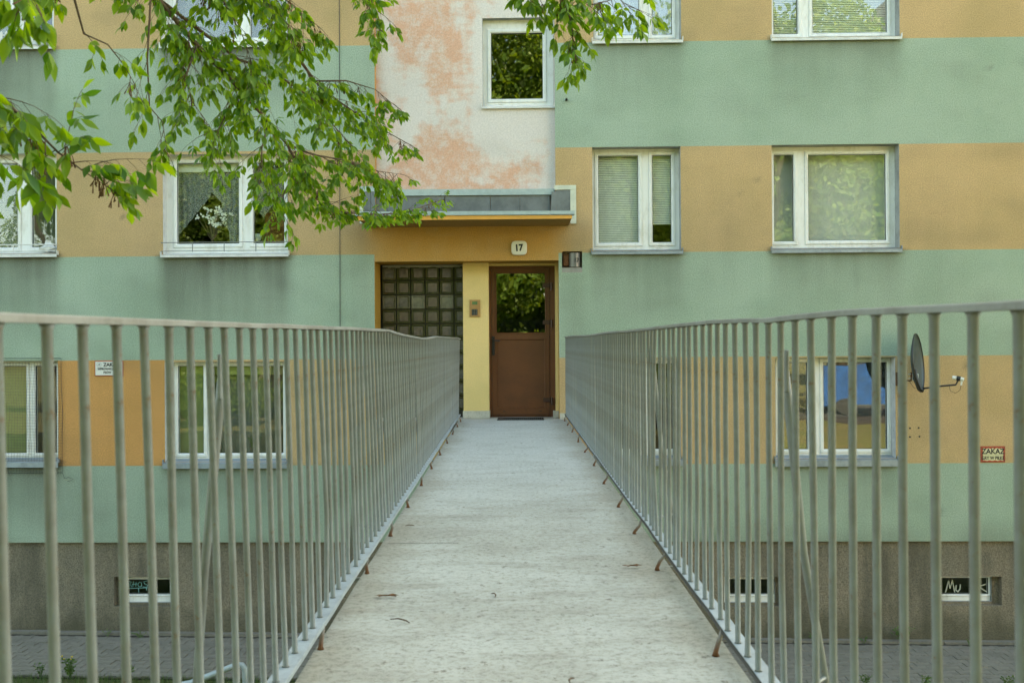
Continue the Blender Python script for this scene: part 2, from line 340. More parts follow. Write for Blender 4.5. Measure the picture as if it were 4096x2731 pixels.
# paving strip of interlocking I-shaped pavers along the wall
def build_paving():
    root = empty('pavement'); root['kind'] = 'structure'
    bed = MB(); bed.add([(-8,-1.76,gz(-8)-.018),(8,-1.76,gz(8)-.018),(8,.05,gz(8)-.018),(-8,.05,gz(-8)-.018),
                         (-8,-1.76,gz(-8)-.2),(8,-1.76,gz(8)-.2),(8,.05,gz(8)-.2),(-8,.05,gz(-8)-.2)],
                        [(0,1,2,3),(0,4,5,1),(1,5,6,2),(3,7,4,0),(2,6,7,3)])
    bed.build('joint_bed', M['soil'], root)
    hw, hn, L = .0815, .0585, .099      # half width at ends / waist, half length
    c = .035
    out = [(-L,-hw),(-L+c,-hw),(-L+c+.022,-hn),(L-c-.022,-hn),(L-c,-hw),(L,-hw),(L,hw),(L-c,hw),(L-c-.022,hn),(-L+c+.022,hn),(-L+c,hw),(-L,hw)]
    def shape():
        mb = MB(); n = len(out); b = .006
        vs = [(x,y,-.03) for x,y in out]+[(x,y,-.004) for x,y in out]+[(x-b*(1 if x>0 else -1),y-b*(1 if y>0 else -1),0) for x,y in out]
        fs = [(i,(i+1)%n,n+(i+1)%n,n+i) for i in range(n)]+[(n+i,n+(i+1)%n,2*n+(i+1)%n,2*n+i) for i in range(n)]+[tuple(range(2*n,3*n))]
        mb.add(vs, fs); return mb
    me = shape().mesh('paver', M['paver'])
    spots = []
    j = 0; y = -1.66
    while y < -.14:
        x = -8. + (.1 if j % 2 else 0)
        while x < 8.: spots.append((x, y)); x += .2005
        y += .1415; j += 1
    def key(p):   # those the photograph shows: outside the shade of the walkway slab, nearest first
        x, y = p; hid = -1.75 < x < 1.25
        return (hid, abs(x) > 6.6, y)
    spots.sort(key=key)
    rest = MB(); base = shape()
    for k, (x, y) in enumerate(spots):
        z = gz(x) + random.uniform(-.004, .004)
        rx, ry, rz = random.gauss(0,.012), random.gauss(0,.012), random.gauss(0,.01)
        if k < 300: link('paver', me, root, (x, y, z), (rx, ry, rz))
        else:
            rest.add([(x+vx, y+vy, z+vz+ry*vx*-1+rx*vy) for vx,vy,vz in base.v], base.f)
    o = rest.build('pavers', M['paver'], root); o['kind'] = 'stuff'
    x = -8.5
    while x < 5.75:   # flush border stones against the plinth
        w = .98; b = MB().bevbox(-w/2, w/2, -.075, .0, 0, 0, 0) if False else MB()
        b.box(-w/2, w/2, -.05, .05, -.1, .004)
        b.build('border_stone', M['paver'], root, loc=(x+w/2, -.012, gz(x)+.006)); x += .99
build_paving()

# ------------------------------------------------------------------ the apartment building
bld = empty('apartment_building', (0,0,0), 0, 'apartment house with green and orange striped plaster around entrance 17', 'building')
GT = [1.235, 2.266, 3.687, 5.085, 6.49, 7.89, 9.30, 10.69, 12.1, 13.5, 14.9, 17.0]     # band lines
# openings: name -> (x0,x1,z0,z1)
OP = {
 'A1': (.754,1.926,2.34,3.686), 'A2': (.770,1.945,5.109,6.492), 'A3': (.796,1.964,7.915,9.29),
 'B1': (3.177,4.757,2.334,3.672), 'B2': (3.151,4.830,5.113,6.495), 'B3': (3.166,4.850,7.921,9.29),
 'C1': (-4.999,-3.359,2.319,3.658), 'C2': (-5.013,-3.318,5.111,6.453), 'C3': (-5.027,-3.311,7.932,9.28),
 'D1': (-8.175,-6.452,2.341,3.687), 'D2': (-8.165,-6.460,5.137,6.489), 'D3': (-8.175,-6.491,7.943,9.28),
 'E2': (-12.3,-10.6,5.12,6.48), 'E3': (-12.3,-10.6,7.93,9.28), 'E1': (-12.3,-10.6,2.33,3.67),
 'F1': (7.7,9.3,2.33,3.67), 'F2': (7.7,9.3,5.12,6.48), 'F3': (7.7,9.3,7.93,9.28),
}
ENT = (-2.154, .313, 2.85, 4.987)          # entrance recess
PK = (-2.138, .277, 5.56, 17.0)            # recessed stairwell panel
LAMPBOX = (.358,.627,4.822,5.105)
def vnoise(x, z, s): return mnoise.noise(Vector((x*s, z*s, 3.3)))
def dirt_shade_at(x, z):
    d = 0
    for k, (x0,x1,z0,z1) in OP.items():
        if x0-.3 < x < x1+.3 and z < z0 and z > z0-1.3:
            dz = (z0-.04-z)
            side = min(1, max(0, (x-x0+.10)/.16))*min(1, max(0, (x1+.10-x)/.16))
            dep = 1.25 if k in ('C2','D2','D3','D1') else .95
            amt = {'C2':.66,'D2':.6,'D3':.62,'C3':.5,'C1':.48,'D1':.52,'A2':.34,'A3':.28,'B2':.32,'B3':.30}.get(k,.28)
            v = max(0, 1-dz/dep)**.8; near = math.exp(-max(0,dz)/.09)  # v: stain streaks; near: sill shadow painted in just below the opening
            d = max(d, side*(amt*v + .45*near))
    if z < 2.27 and x < 2: d = max(d, .17*min(1,(2-x)/4)*(.8+.6*vnoise(x,z,.9)))  # shade over the lower left green band, painted in with the dirt
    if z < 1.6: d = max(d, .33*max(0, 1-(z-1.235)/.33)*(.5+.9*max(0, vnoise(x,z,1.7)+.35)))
    # darker patches round the canopy ends and the entrance
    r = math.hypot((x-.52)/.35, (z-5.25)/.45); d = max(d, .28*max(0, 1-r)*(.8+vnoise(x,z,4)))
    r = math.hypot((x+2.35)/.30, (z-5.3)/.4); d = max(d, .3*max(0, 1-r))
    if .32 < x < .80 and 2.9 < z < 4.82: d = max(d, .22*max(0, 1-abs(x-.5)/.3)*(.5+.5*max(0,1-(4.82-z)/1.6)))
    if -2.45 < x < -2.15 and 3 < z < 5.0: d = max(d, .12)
    if abs(z-2.9) < .5 and x > 4.8: d = max(d, .1*max(0, vnoise(x,z,1.1)))
    d += max(0, vnoise(x,z,.55)-.08)*.32 + max(0, vnoise(x*1.0+9,z*2.2,1.6)-.2)*.25
    # small old marks
    for mx, mz, mr in ((6.013,7.491,.03),(-5.55,5.62,.035),(-5.35,5.9,.03),(2.95,6.05,.03),(5.7,3.55,.05),(5.3,1.62,.06),(4.3,7.1,.02),(2.75,5.85,.014)):
        r = math.hypot(x-mx, z-mz)
        if r < mr*1.6: d = max(d, .75*(1-r/(mr*1.6)))
    return min(.9, d)
def deep_tone_at(x, z):  # weight of the deeper orange on the wall below the canopy
    if 3.0 > z or z > 5.5: 
        return 0
    if -6.46 < x < -5.0 and 2.2 < z < 3.7: return 0
    if z > 4.98 and -2.6 < x < .6:
        e = min((x+2.55)/.5, (.56-x)/.35); return max(0, min(1, e + .25*vnoise(x,z,3)))
    return 0
def lines(a, b, step, extra):
    s = [a + (b-a)*i/max(1,int(round((b-a)/step))) for i in range(max(1,int(round((b-a)/step)))+1)]
    out = sorted(set([round(v,4) for v in extra if a <= v <= b]))
    for v in s:
        if all(abs(v-e) > step*.35 for e in extra): out.append(round(v,4))
    return sorted(set(out))
def wall_panel(name, xr, zr, holes, colfn, mats, y=0., step=.06, hide=None, reveal=None):
    ex = [xr[0],xr[1]]+[h[0] for h in holes]+[h[1] for h in holes]; ez = [zr[0],zr[1]]+GT+[h[2] for h in holes]+[h[3] for h in holes]
    ex = [e for e in ex if xr[0] <= e <= xr[1]]; ez = [e for e in ez if zr[0] <= e <= zr[1]]
    xa = sorted(set(round(e,4) for e in ex)); za = sorted(set(round(e,4) for e in ez))
    def refine(arr, lo, hi):
        o = []
        for a, b in zip(arr[:-1], arr[1:]):
            st = step if (b > lo and a < hi) else 1.2
            n = max(1, int(math.ceil((b-a)/st))); o += [a+(b-a)*i/n for i in range(n)]
        return o+[arr[-1]]
    xa = refine(xa, -7.6, 7.2); za = refine(za, 0, 8.9)
    nx, nz = len(xa), len(za)
    V = [(x, y, z) for z in za for x in xa]; Fs = []; Ms = []
    for j in range(nz-1):
        for i in range(nx-1):
            cx_, cz_ = (xa[i]+xa[i+1])/2, (za[j]+za[j+1])/2
            if any(h[0] < cx_ < h[1] and h[2] < cz_ < h[3] for h in holes): continue
            Fs.append((j*nx+i, j*nx+i+1, (j+1)*nx+i+1, (j+1)*nx+i)); Ms.append(colfn(cx_, cz_))
    me = bpy.data.meshes.new(name); me.from_pydata(V, [], Fs)
    for m in mats: me.materials.append(m)
    me.polygons.foreach_set('material_index', Ms)
    d = me.attributes.new('dirt_shade','FLOAT','POINT'); d.data.foreach_set('value', [dirt_shade_at(v[0],v[2]) for v in V])
    f = me.attributes.new('deep_tone','FLOAT','POINT'); f.data.foreach_set('value', [deep_tone_at(v[0],v[2]) for v in V])
    me.update(); return link(name, me, bld)
M['orange_vivid'] = plaster('vivid_orange_plaster', (.74,.375,.135))
def band(x, z):
    if -6.46 < x < -5.0 and GT[1] < z < GT[2]: return 2
    i = sum(1 for g in GT[1:-1] if z > g)
    if x > ENT[0] and x < ENT[1]+.0 and 4.98 < z < 5.96: return 1
    return 0 if i % 2 == 0 else 1
holes = [v for v in OP.values()] + [ENT, PK, LAMPBOX]
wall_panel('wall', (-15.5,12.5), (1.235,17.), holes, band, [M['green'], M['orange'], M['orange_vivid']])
# recessed pink panel with its stairwell window opening
S = (-.693,.262,7.08,8.27)
S2 = (-.693,.262,9.88,11.07)
o = wall_panel('stairwell_panel', (PK[0],PK[1]), (PK[2]-.0,PK[3]), [S, S2], lambda x,z: 0, [M['pink']], y=.11)
o['label'] = 'blotchy pink and white plaster panel over the canopy'
mb = MB(); mb.quad((PK[0],0,PK[2]),(PK[0],0,PK[3]),(PK[0],.11,PK[3]),(PK[0],.11,PK[2])); mb.quad((PK[1],0,PK[2]),(PK[1],.11,PK[2]),(PK[1],.11,PK[3]),(PK[1],0,PK[3]),1)
mb.quad((PK[0],0,PK[2]),(PK[0],.11,PK[2]),(PK[1],.11,PK[2]),(PK[1],0,PK[2]))
mb.build('panel_edge', [M['orange_vivid'], M['reveal_grey']], bld)
# plinth
PW = [(-5.722,-4.945,.362,.761),(2.488,3.285,.362,.753),(5.350,6.152,.378,.757)]
def plinth():
    mb = MB(); xs = sorted({-15.5,12.5,*[p[0] for p in PW],*[p[1] for p in PW]}); zs = sorted({-.25,1.236,.362,.378,.753,.757,.761})
    for i in range(len(xs)-1):
        for j in range(len(zs)-1):
            cx_, cz_ = (xs[i]+xs[i+1])/2, (zs[j]+zs[j+1])/2
            if any(h[0]<cx_<h[1] and h[2]<cz_<h[3] for h in PW): continue
            mb.quad((xs[i],.05,zs[j]),(xs[i+1],.05,zs[j]),(xs[i+1],.05,zs[j+1]),(xs[i],.05,zs[j+1]))
    mb.quad((-15.5,0,1.235),(-15.5,.05,1.235),(12.5,.05,1.235),(12.5,0,1.235))
    for x0,x1,z0,z1 in PW:
        y0, y1 = .05, .20
        mb.quad((x0,y0,z0),(x0,y0,z1),(x0,y1,z1),(x0,y1,z0)); mb.quad((x1,y0,z0),(x1,y1,z0),(x1,y1,z1),(x1,y0,z1))
        mb.quad((x0,y0,z1),(x1,y0,z1),(x1,y1,z1),(x0,y1,z1)); mb.quad((x0,y0,z0),(x0,y1,z0),(x1,y1,z0),(x1,y0,z0))
    mb.build('plinth', M['plinth'], bld)
plinth()
# shell: sides, back, roof, slabs, partitions: closed and dark inside
sh = MB(); X0, X1, YB, ZT = -15.5, 12.5, 11.5, 17.0
sh.quad((X0,0,-.2),(X0,0,ZT),(X0,YB,ZT),(X0,YB,-.2)); sh.quad((X1,0,-.2),(X1,YB,-.2),(X1,YB,ZT),(X1,0,ZT)); sh.quad((X0,YB,-.2),(X0,YB,ZT),(X1,YB,ZT),(X1,YB,-.2))
sh.build('side_wall', M['green'], bld)
MB().box(X0-.15,X1+.15,-.25,YB+.15,ZT+.002,ZT+.3).build('roof', M['felt'], bld)
it = MB()
for z in (-.1, 1.25, 4.02, 6.82, 9.62, 12.4, 14.6): it.box(X0+.02,X1-.02,.72,YB-.05,z,z+.2)
for x in (-9.3,-5.8,-2.4,.62,2.55,6.6): it.box(x,x+.15,.74,5.,-.1,16.9)
it.box(X0+.02,X1-.02,5.0,5.1,-.1,16.9)
it.build('interior', M['interior'], bld)

def plate(mb, O, holes, y0, y1, m=0, bev=0):
    xs = sorted({O[0],O[1],*[h[0] for h in holes],*[h[1] for h in holes]}); zs = sorted({O[2],O[3],*[h[2] for h in holes],*[h[3] for h in holes]})
    inside = lambda x,z: O[0]<x<O[1] and O[2]<z<O[3] and not any(h[0]<x<h[1] and h[2]<z<h[3] for h in holes)
    for i in range(len(xs)-1):
        for j in range(len(zs)-1):
            if not inside((xs[i]+xs[i+1])/2,(zs[j]+zs[j+1])/2): continue
            a,b,c,d = xs[i],xs[i+1],zs[j],zs[j+1]
            mb.quad((a,y0,c),(b,y0,c),(b,y0,d),(a,y0,d),m); mb.quad((a,y1,c),(a,y1,d),(b,y1,d),(b,y1,c),m)
    def ring(h, s):
        a,b,c,d = h
        q = [((a,y0,c),(a,y0,d),(a,y1,d),(a,y1,c)),((b,y0,c),(b,y1,c),(b,y1,d),(b,y0,d)),((a,y0,d),(b,y0,d),(b,y1,d),(a,y1,d)),((a,y0,c),(a,y1,c),(b,y1,c),(b,y0,c))]
        for t in q: mb.quad(*(t if s else t[::-1]), m)
    ring(O, True)
    for h in holes: ring(h, False)
def sash_ring(mb, p, w, y0, y1, m=0):
    # rounded pvc profile: outer face steps down to the glass with a slanted bead
    a,b,c,d = p
    for (k0,w0,yy0),(k1,w1,yy1) in (((0,w,y1),(0,w,y0+.006)),((0,w,y0+.006),(0,w-.006,y0)),((0,w-.006,y0),(0,.016,y0)),((0,.016,y0),(0,.0,y0+.016)),((0,.0,y0+.016),(0,0,y1))):
        def rc(q, y): return [(a-q,y,c-q),(b+q,y,c-q),(b+q,y,d+q),(a-q,y,d+q)]
        A, B = rc(w0,yy0), rc(w1,yy1); mb.add(A+B, [(i,(i+1)%4,4+(i+1)%4,4+i) for i in range(4)], m)
def reveals(mb, O, y0, y1, m=0, mt=None):
    a,b,c,d = O
    mt = m if mt is None else mt
    mb.quad((a,y0,c),(a,y0,d),(a,y1,d),(a,y1,c),m); mb.quad((b,y0,c),(b,y1,c),(b,y1,d),(b,y0,d),m)
    mb.quad((a,y0,d),(b,y0,d),(b,y1,d),(a,y1,d),mt); mb.quad((a,y0,c),(a,y1,c),(b,y1,c),(b,y0,c),m)
def window(O, panes, yw=0., depth=.17, sill=('white',-.045,.035), glass='glass', rev='reveal_grey', sw=.052, label=None, mats='pvc', hardware=True):
    fr = MB(); y = yw+depth
    sashes = [(p[0]-sw,p[1]+sw,p[2]-sw,p[3]+sw) for p in panes]
    plate(fr, O, sashes, y, y+.07)
    w = fr.build('window', M[mats], bld)
    if label: w['label'] = label
    rv = MB(); reveals(rv, O, yw, y, 0); rv.build('reveal', M[rev], w)
    for p in panes:
        s = MB(); sash_ring(s, p, sw-.0015, y-.014, y+.06); s.build('sash', M[mats], w)
        g = MB(); q = .004
        g.add([(p[0]-.001,y+.0235,p[2]-.001),(p[1]+.001,y+.0235,p[2]-.001),(p[1]+.001,y+.0235,p[3]+.001),(p[0]-.001,y+.0235,p[3]+.001)],[(0,1,2,3)])
        g.build('pane', M[glass], w)
        k = MB(); plate(k, (p[0],p[1],p[2],p[3]), [(p[0]+q,p[1]-q,p[2]+q,p[3]-q)], y+.004, y+.022); k.build('gasket', M['gasket'], w)
    if sill:
        colr, yo, th = sill; a, b, c = O[0], O[1], O[2]
        s = MB(); e = .018; z1 = c+.012; z0 = z1-.018
        s.add([(a-e,yw+yo,z0-.012),(b+e,yw+yo,z0-.012),(b+e,y+.001,z1+.016),(a-e,y+.001,z1+.016),
               (a-e,yw+yo,z0-.012-th),(b+e,yw+yo,z0-.012-th),(b+e,yw+yo+.006,z0-.012-th),(a-e,yw+yo+.006,z0-.012-th),(b+e,yw+yo+.006,z0-.014),(a-e,yw+yo+.006,z0-.014),
               (a-e,y,z1+.01),(b+e,y,z1+.01)],
              [(0,1,2,3),(0,4,5,1),(4,7,6,5),(7,9,8,6),(9,10,11,8),(0,3,10,9,7,4),(1,5,6,8,11,2)])
        s.box(a-e-.004,a-e+.004,yw+yo,yw+.0,z0-.02,z1+.02); s.box(b+e-.004,b+e+.004,yw+yo,yw+.0,z0-.02,z1+.02)
        s.build('sill', M['sill_'+colr], w)
    if hardware:
        h = MB(); n = 2 if O[1]-O[0] < 1.3 else 3
        for i in range(n):
            x = O[0]+(O[1]-O[0])*(i+.5)/n; h.bevbox(x-.022,x+.022,y-.008,y,O[2]+.045,O[2]+.060,.003)
        h.build('drain_cap', M['pvc'], w)
    return w
W = {}
W['A1'] = window(OP['A1'], [(.86,1.396,2.45,3.60),(1.587,1.841,2.45,3.60)], sill=('blue',-.05,.075))
W['A2'] = window(OP['A2'], [(.86,1.396,5.232,6.406),(1.587,1.841,5.232,6.406)], sill=('blue',-.045,.035))
W['A3'] = window(OP['A3'], [(.866,1.422,8.034,9.2),(1.60,1.867,8.034,9.2)], glass='glass_strong')
W['B1'] = window(OP['B1'], [(3.268,3.643,2.44,3.60),(3.861,4.734-.03,2.44,3.60)], sill=('blue',-.05,.085), glass='glass_strong', rev='reveal_white')
W['B2'] = window(OP['B2'], [(3.218,3.477,5.23,6.395),(3.678,4.709,5.237,6.39)], sill=('blue',-.045,.04), glass='glass_strong')
W['B3'] = window(OP['B3'], [(3.226,3.55,8.02,9.2),(3.751,4.742,8.025,9.2)], glass='glass_strong')
W['C1'] = window(OP['C1'], [(-4.859,-4.514,2.42,3.604),(-4.377,-3.426,2.42,3.597)], depth=.12, sill=('blue',-.05,.07), rev='reveal_white')
W['C2'] = window(OP['C2'], [(-4.869,-4.023,5.262,6.358),(-3.824,-3.404,5.262,6.358)], depth=.14, sill=('white',-.06,.03), rev='reveal_white')
W['C3'] = window(OP['C3'], [(-4.869,-4.05,8.06,9.2),(-3.85,-3.42,8.06,9.2)], depth=.14, rev='reveal_white')
W['D1'] = window(OP['D1'], [(-8.05,-6.953,2.43,3.615),(-6.825,-6.535,2.43,3.615)], depth=.13, sill=('blue',-.05,.07), sw=.045)
W['D2'] = window(OP['D2'], [(-8.05,-7.07,5.235,6.38),(-6.868,-6.55,5.235,6.38)], depth=.14, sill=('white',-.05,.035), rev='reveal_white')
W['D3'] = window(OP['D3'], [(-8.05,-7.16,8.05,9.2),(-6.95,-6.58,8.05,9.2)], depth=.14, rev='reveal_white')
for k in ('E1','E2','E3','F1','F2','F3'):
    a,b,c,d = OP[k]; m_ = a+(b-a)*.35
    W[k] = window(OP[k], [(a+.1,m_-.1,c+.11,d-.1),(m_+.1,b-.1,c+.11,d-.1)], hardware=False)
W['S'] = window(S, [(-.582,.119,7.201,8.095)], yw=.11, depth=.10, sill=('white',-.035,.02), glass='glass_door', rev='reveal_grey', label='single stairwell window with dark glass in the pink panel')
window(S2, [(-.582,.119,10.0,10.89)], yw=.11, depth=.10, glass='glass_door', hardware=False)
for i, (O, p) in enumerate(zip(PW, [(-5.60,-5.0,.50,.70),(2.563,3.183,.498,.70),(5.406,6.026,.50,.715)])):
    # small cellar windows, frame set against the side of the recess seen in the photograph
    Of = (O[0]+(.12 if i == 0 else 0), O[1]-(.10 if i else 0), O[2]+.035, O[3])
    w = window(Of, [p], yw=.12, depth=.045, sill=None, glass='glass', rev='reveal_grey', sw=.03, hardware=False)
    w['label'] = ['cellar window sprayed with a cyan tag','plain cellar window','cellar window sprayed with pale letters'][i]
    MB().box(O[0],O[1],.165,.24,O[2]+.0,O[3]).build('recess_back', M['black'], w) if False else None
    rb = MB(); rb.box(O[0]+.001, Of[0], .14,.22, O[2]+.001, O[3]-.001); rb.box(Of[1], O[1]-.001, .14,.22, O[2]+.001, O[3]-.001); rb.box(Of[0],Of[1],.12,.22,O[2]-.0,Of[2]-.001)
    rb.build('recess', M['plinth'], w)

# ------------------------------------------------------------------ entrance
def entrance():
    a,b,c,d = ENT
    mb = MB(); mb.quad((a,0,c),(a,0,d),(a,.5,d),(a,.5,c),0); mb.quad((b,0,c),(b,.5,c),(b,.5,d),(b,0,d),1); mb.quad((a,0,d),(b,0,d),(b,.5,d),(a,.5,d),2)
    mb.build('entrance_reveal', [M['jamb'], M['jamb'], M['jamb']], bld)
    MB().box(a,b,.0,.75,c-.15,c+.012).build('entrance_floor', M['terrazzo'], bld)
    # yellow pier and the return beside the door
    MB().box(-.99,-.640,.30,.72,2.965,4.986).build('pier', M['yellow'], bld)
    MB().bevbox(-1.0,-.632,.288,.70,2.863,2.964,.004).build('pier_base', M['terrazzo'], bld)
    MB().box(.270,.312,.36,.52,2.9,4.986).build('jamb', M['yellow'], bld)
    MB().bevbox(.235,.311,.30,.50,2.863,2.955,.004).build('jamb_base', M['terrazzo'], bld)
    MB().box(.3145,.40,-.014,-.001,2.86,2.948).build('corner_base', M['terrazzo'], bld)
    MB().box(-.640,.270,.44,.70,4.952,4.986).build('door_lintel', M['yellow'], bld)
    # glass block wall
    gb = MB().box(a,-.99,.56,.66,2.862,4.985).build('glass_block_wall', M['gbmortar'], bld)
    gb['label'] = 'wall of dusty dark glass blocks beside the door'
    hw = .0955
    def block(var):
        g = MB(); y0 = -.05
        rings = [(hw,0),(hw-.003,-.022),(hw-.007,-.026),(hw-.018,-.026),(hw-.028,-.012),(hw-.034,-.012)]
        vs = []
        for r, y in rings: vs += [(-r,y,-r),(r,y,-r),(r,y,r),(-r,y,r)]
        fs = [(4*i+j,4*i+(j+1)%4,4*i+4+(j+1)%4,4*i+4+j) for i in range(len(rings)-1) for j in range(4)]
        g.add(vs, fs)
        r = hw-.034; n = 7; st = 2*r/n
        for i in range(n):          # waffle relief
            for j in range(n):
                x0, z0 = -r+i*st, -r+j*st; cx_, cz_ = x0+st/2, z0+st/2; h = {0:.004,1:.0025,2:.0008}[var]
                g.add([(x0,-.012,z0),(x0+st,-.012,z0),(x0+st,-.012,z0+st),(x0,-.012,z0+st),(cx_,-.012-h*1.6,cz_)],[(0,1,4),(1,2,4),(2,3,4),(3,0,4)])
        return g.mesh('glass_block', M['gblock%d' % var])
    mes = [block(0), block(1), block(2)]
    for rr in range(11):
        for cc in range(6):
            v = 0 if (rr,cc) in ((0,0),(2,0),(2,1)) else (2 if (rr,cc) in ((2,4),(2,2)) else 1)
            x = -2.138+.098+cc*.2015; z = 4.972-.102-rr*.2015
            if z-.1 < 2.86: continue
            o = link('glass_block', mes[v], gb, (x, .56, z))
            o.rotation_euler = (random.gauss(0,.006), 0, random.gauss(0,.010))
    # ragged mortar bead on top of the blocks
    mo = MB(); x = -2.13
    while x < -1.0:
        w = random.uniform(.03,.09); mo.bevbox(x, min(x+w,-.995), .53, .56, 4.962-random.uniform(0,.018), 4.984, .004); x += w
    mo.build('mortar_bead', M['slab'], bld)
def gbm(name, c, rough, sp):
    t = NT(name, rough, sp); n = t.noise(9, 5, .7); f = t.noise(1, 3, .6, t.mapping((260, 260, 40)))
    t.color(t.mix(t.ramp(n, .35, .7), c, tuple(x*.55 for x in c))); t.bump(t.math('ADD', f, n), .5, .002); return t.mat
M['gblock0'] = gbm('clear_glass_block', (.13,.12,.085), .22, .8)
M['gblock1'] = gbm('dusty_glass_block', (.06,.056,.025), .26, .75)
M['gblock2'] = gbm('patched_glass_block', (.20,.19,.13), .4, .5)
M['gbmortar'] = simple('dark_mortar', (.035,.033,.024), .85)
entrance()
def door():
    x0,x1,z0,z1 = -.652,.268,2.868,4.958; y = .46
    f = MB(); plate(f, (x0,x1,z0,z1), [(x0+.045,x1-.078,z0+.012,z1-.045)], y, y+.09)
    f.box(x0,x1,y-.012,y-.0005,z1-.02,z1)
    d = f.build('door', M['brown'], bld); d['label'] = 'brown metal entrance door with glazed upper half'
    g = (-.538,.131,4.032,4.849); lp = (-.545,.135,2.985,3.945)
    lf = MB(); plate(lf, (x0+.048,x1-.081,z0+.014,z1-.048), [g, lp], y-.012, y+.05); lf.build('door_leaf', M['brown'], d)
    bd = MB(); sash_ring(bd, g, .018, y-.022, y+.03); sash_ring(bd, (lp[0]+.016,lp[1]-.016,lp[2]+.016,lp[3]-.016), .0145, y-.016, y+.03); bd.build('glazing_bead', M['brown'], d)
    MB().box(lp[0]+.001,lp[1]-.001,y+.004,y+.02,lp[2]+.001,lp[3]-.001).build('panel', M['brown'], d)
    MB().quad((g[0]-.001,y+.01,g[2]-.001),(g[1]+.001,y+.01,g[2]-.001),(g[1]+.001,y+.01,g[3]+.001),(g[0]-.001,y+.01,g[3]+.001)).build('pane', M['glass_door'], d)
    h = MB(); h.bevbox(-.605,-.566,y-.024,y-.0125,3.72,3.985,.006); h.tube([(-.585,y-.02,3.925),(-.585,y-.06,3.925),(-.575,y-.068,3.925),(-.49,y-.068,3.92)], .010, 8); h.tube([(-.585,y-.034,3.80),(-.585,y-.022,3.80)], .011, 8); h.build('handle', M['black'], d)
    for z in (4.682,4.171,3.102):
        hg = MB(); hg.bevbox(.10,.20,y-.022,y-.0125,z-.03,z+.03,.004); hg.tube([(.222,y-.028,z-.07),(.222,y-.028,z+.035)],.016,8); hg.build('hinge', M['brown_dark'], d)
    MB().box(x0+.05,x1-.085,y-.02,y-.0125,z0+.03,z0+.037).build('drip_rail', M['brown_dark'], d)
    dr = MB(); [dr.bevbox(x-.016,x+.016,y-.016,y-.0125,2.945,2.952,.001) for x in (-.44,.06)]; dr.build('drain_slot', M['black'], d)
    MB().box(x0,x1,.36,.55,2.8625,2.8675).build('threshold', M['slab'], d)
door()
def canopy():
    a, b = -2.262, .474; yf = -.65
    mb = MB(); mb.add([(a,yf,5.475),(b,yf,5.475),(b-.03,0,5.446),(a+.03,0,5.446),(a,yf,5.50),(b,yf,5.50),(b-.03,0,5.55),(a+.03,0,5.55)], [(0,3,2,1),(4,5,6,7),(1,2,6,5),(3,0,4,7)])
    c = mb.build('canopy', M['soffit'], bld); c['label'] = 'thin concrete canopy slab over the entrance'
    MB().box(a,b-.002,yf-.012,yf,5.458,5.512).build('fascia', M['fascia'], c)
    f = MB(); f.add([(a-.03,yf-.03,5.513),(b+.03,yf-.03,5.513),(b+.03,yf-.03,5.555),(a-.03,yf-.03,5.568),(a-.03,yf+.14,5.578),(b+.03,yf+.14,5.572),(b+.03,yf+.14,5.513),(a-.03,yf+.14,5.513)],
                    [(0,1,2,3),(3,2,5,4),(0,7,6,1),(1,6,5,2),(0,3,4,7)])
    f.build('flashing', M['zinc'], c)
    # torn felt upstand against the wall, in separate lengths
    def felt(x0,x1,z0,z1,y0,y1,tilt=0):
        m = MB(); m.add([(x0,y0,z0),(x1,y0,z0),(x1+tilt,y0,z1),(x0+tilt,y0,z1),(x0,y1,z0),(x1,y1,z0),(x1+tilt,y1,z1),(x0+tilt,y1,z1)],[(0,1,2,3),(0,4,5,1),(1,5,6,2),(2,6,7,3),(3,7,4,0)]); m.build('felt_sheet', M['felt'], c)
    zs = 5.552
    for x0,x1,dy in ((-2.135,-1.985,.006),(-1.98,-1.215,.0),(-1.205,-.60,.004),(-.594,-.20,.007),(-.197,.20,.001)): felt(x0,x1,zs,5.868,.04+dy,.10)
    felt(.205,.275,zs,5.90,-.02,.10,.02); felt(.285,.475,zs,5.92,-.013,-.001); felt(-2.30,-2.20,zs,5.92,-.013,-.001); felt(-2.195,-2.137,zs,5.92,-.019,-.001)
    x = -2.1
    while x < .2:
        w = random.uniform(.25,.6); felt(x, min(x+w,.21), 5.60, 5.648+random.uniform(-.006,.012), .022, .039); x += w+.004
    tp = MB(); tp.add([(-2.15,.02,5.872),(.262,.02,5.868),(.262,.02,5.945),(-2.15,.02,5.958),(-2.15,.108,5.97),(.262,.108,5.956)],[(0,1,2,3),(3,2,5,4)]); tp.box(-2.15,.262,.021,.10,5.873,5.93)
    tp.build('top_flashing', M['zinc'], c)
    MB().box(-2.345,-2.142,-.022,-.002,5.925,5.995).build('top_flashing', M['zinc'], c)
    MB().box(.262,.552,-.024,-.002,5.925,5.985).build('top_flashing', M['cream_metal'], c)
    MB().box(.474,.552,-.022,-.002,5.472,5.9245).build('side_strip', M['cream_metal'], c)
    MB().box(-2.345,-2.302,-.022,-.002,5.50,5.9245).build('side_strip', M['cream_metal'], c)
    sc_ = MB()
    for x in (-2.05,-1.7,-1.35,-1.0,-.65,-.3,.05,.22): sc_.tube([(x,.02,5.91),(x,.012,5.91)],.007,6)
    for z in (5.55,5.7,5.85): sc_.tube([(.513,-.022,z),(.513,-.029,z)],.006,6)
    sc_.build('screw', M['zinc'], c)
    MB().tube([(a-.02,yf-.02,5.52),(b+.02,yf-.02,5.505)], .004, 5).build('drip_edge', M['zinc'], c)
canopy()
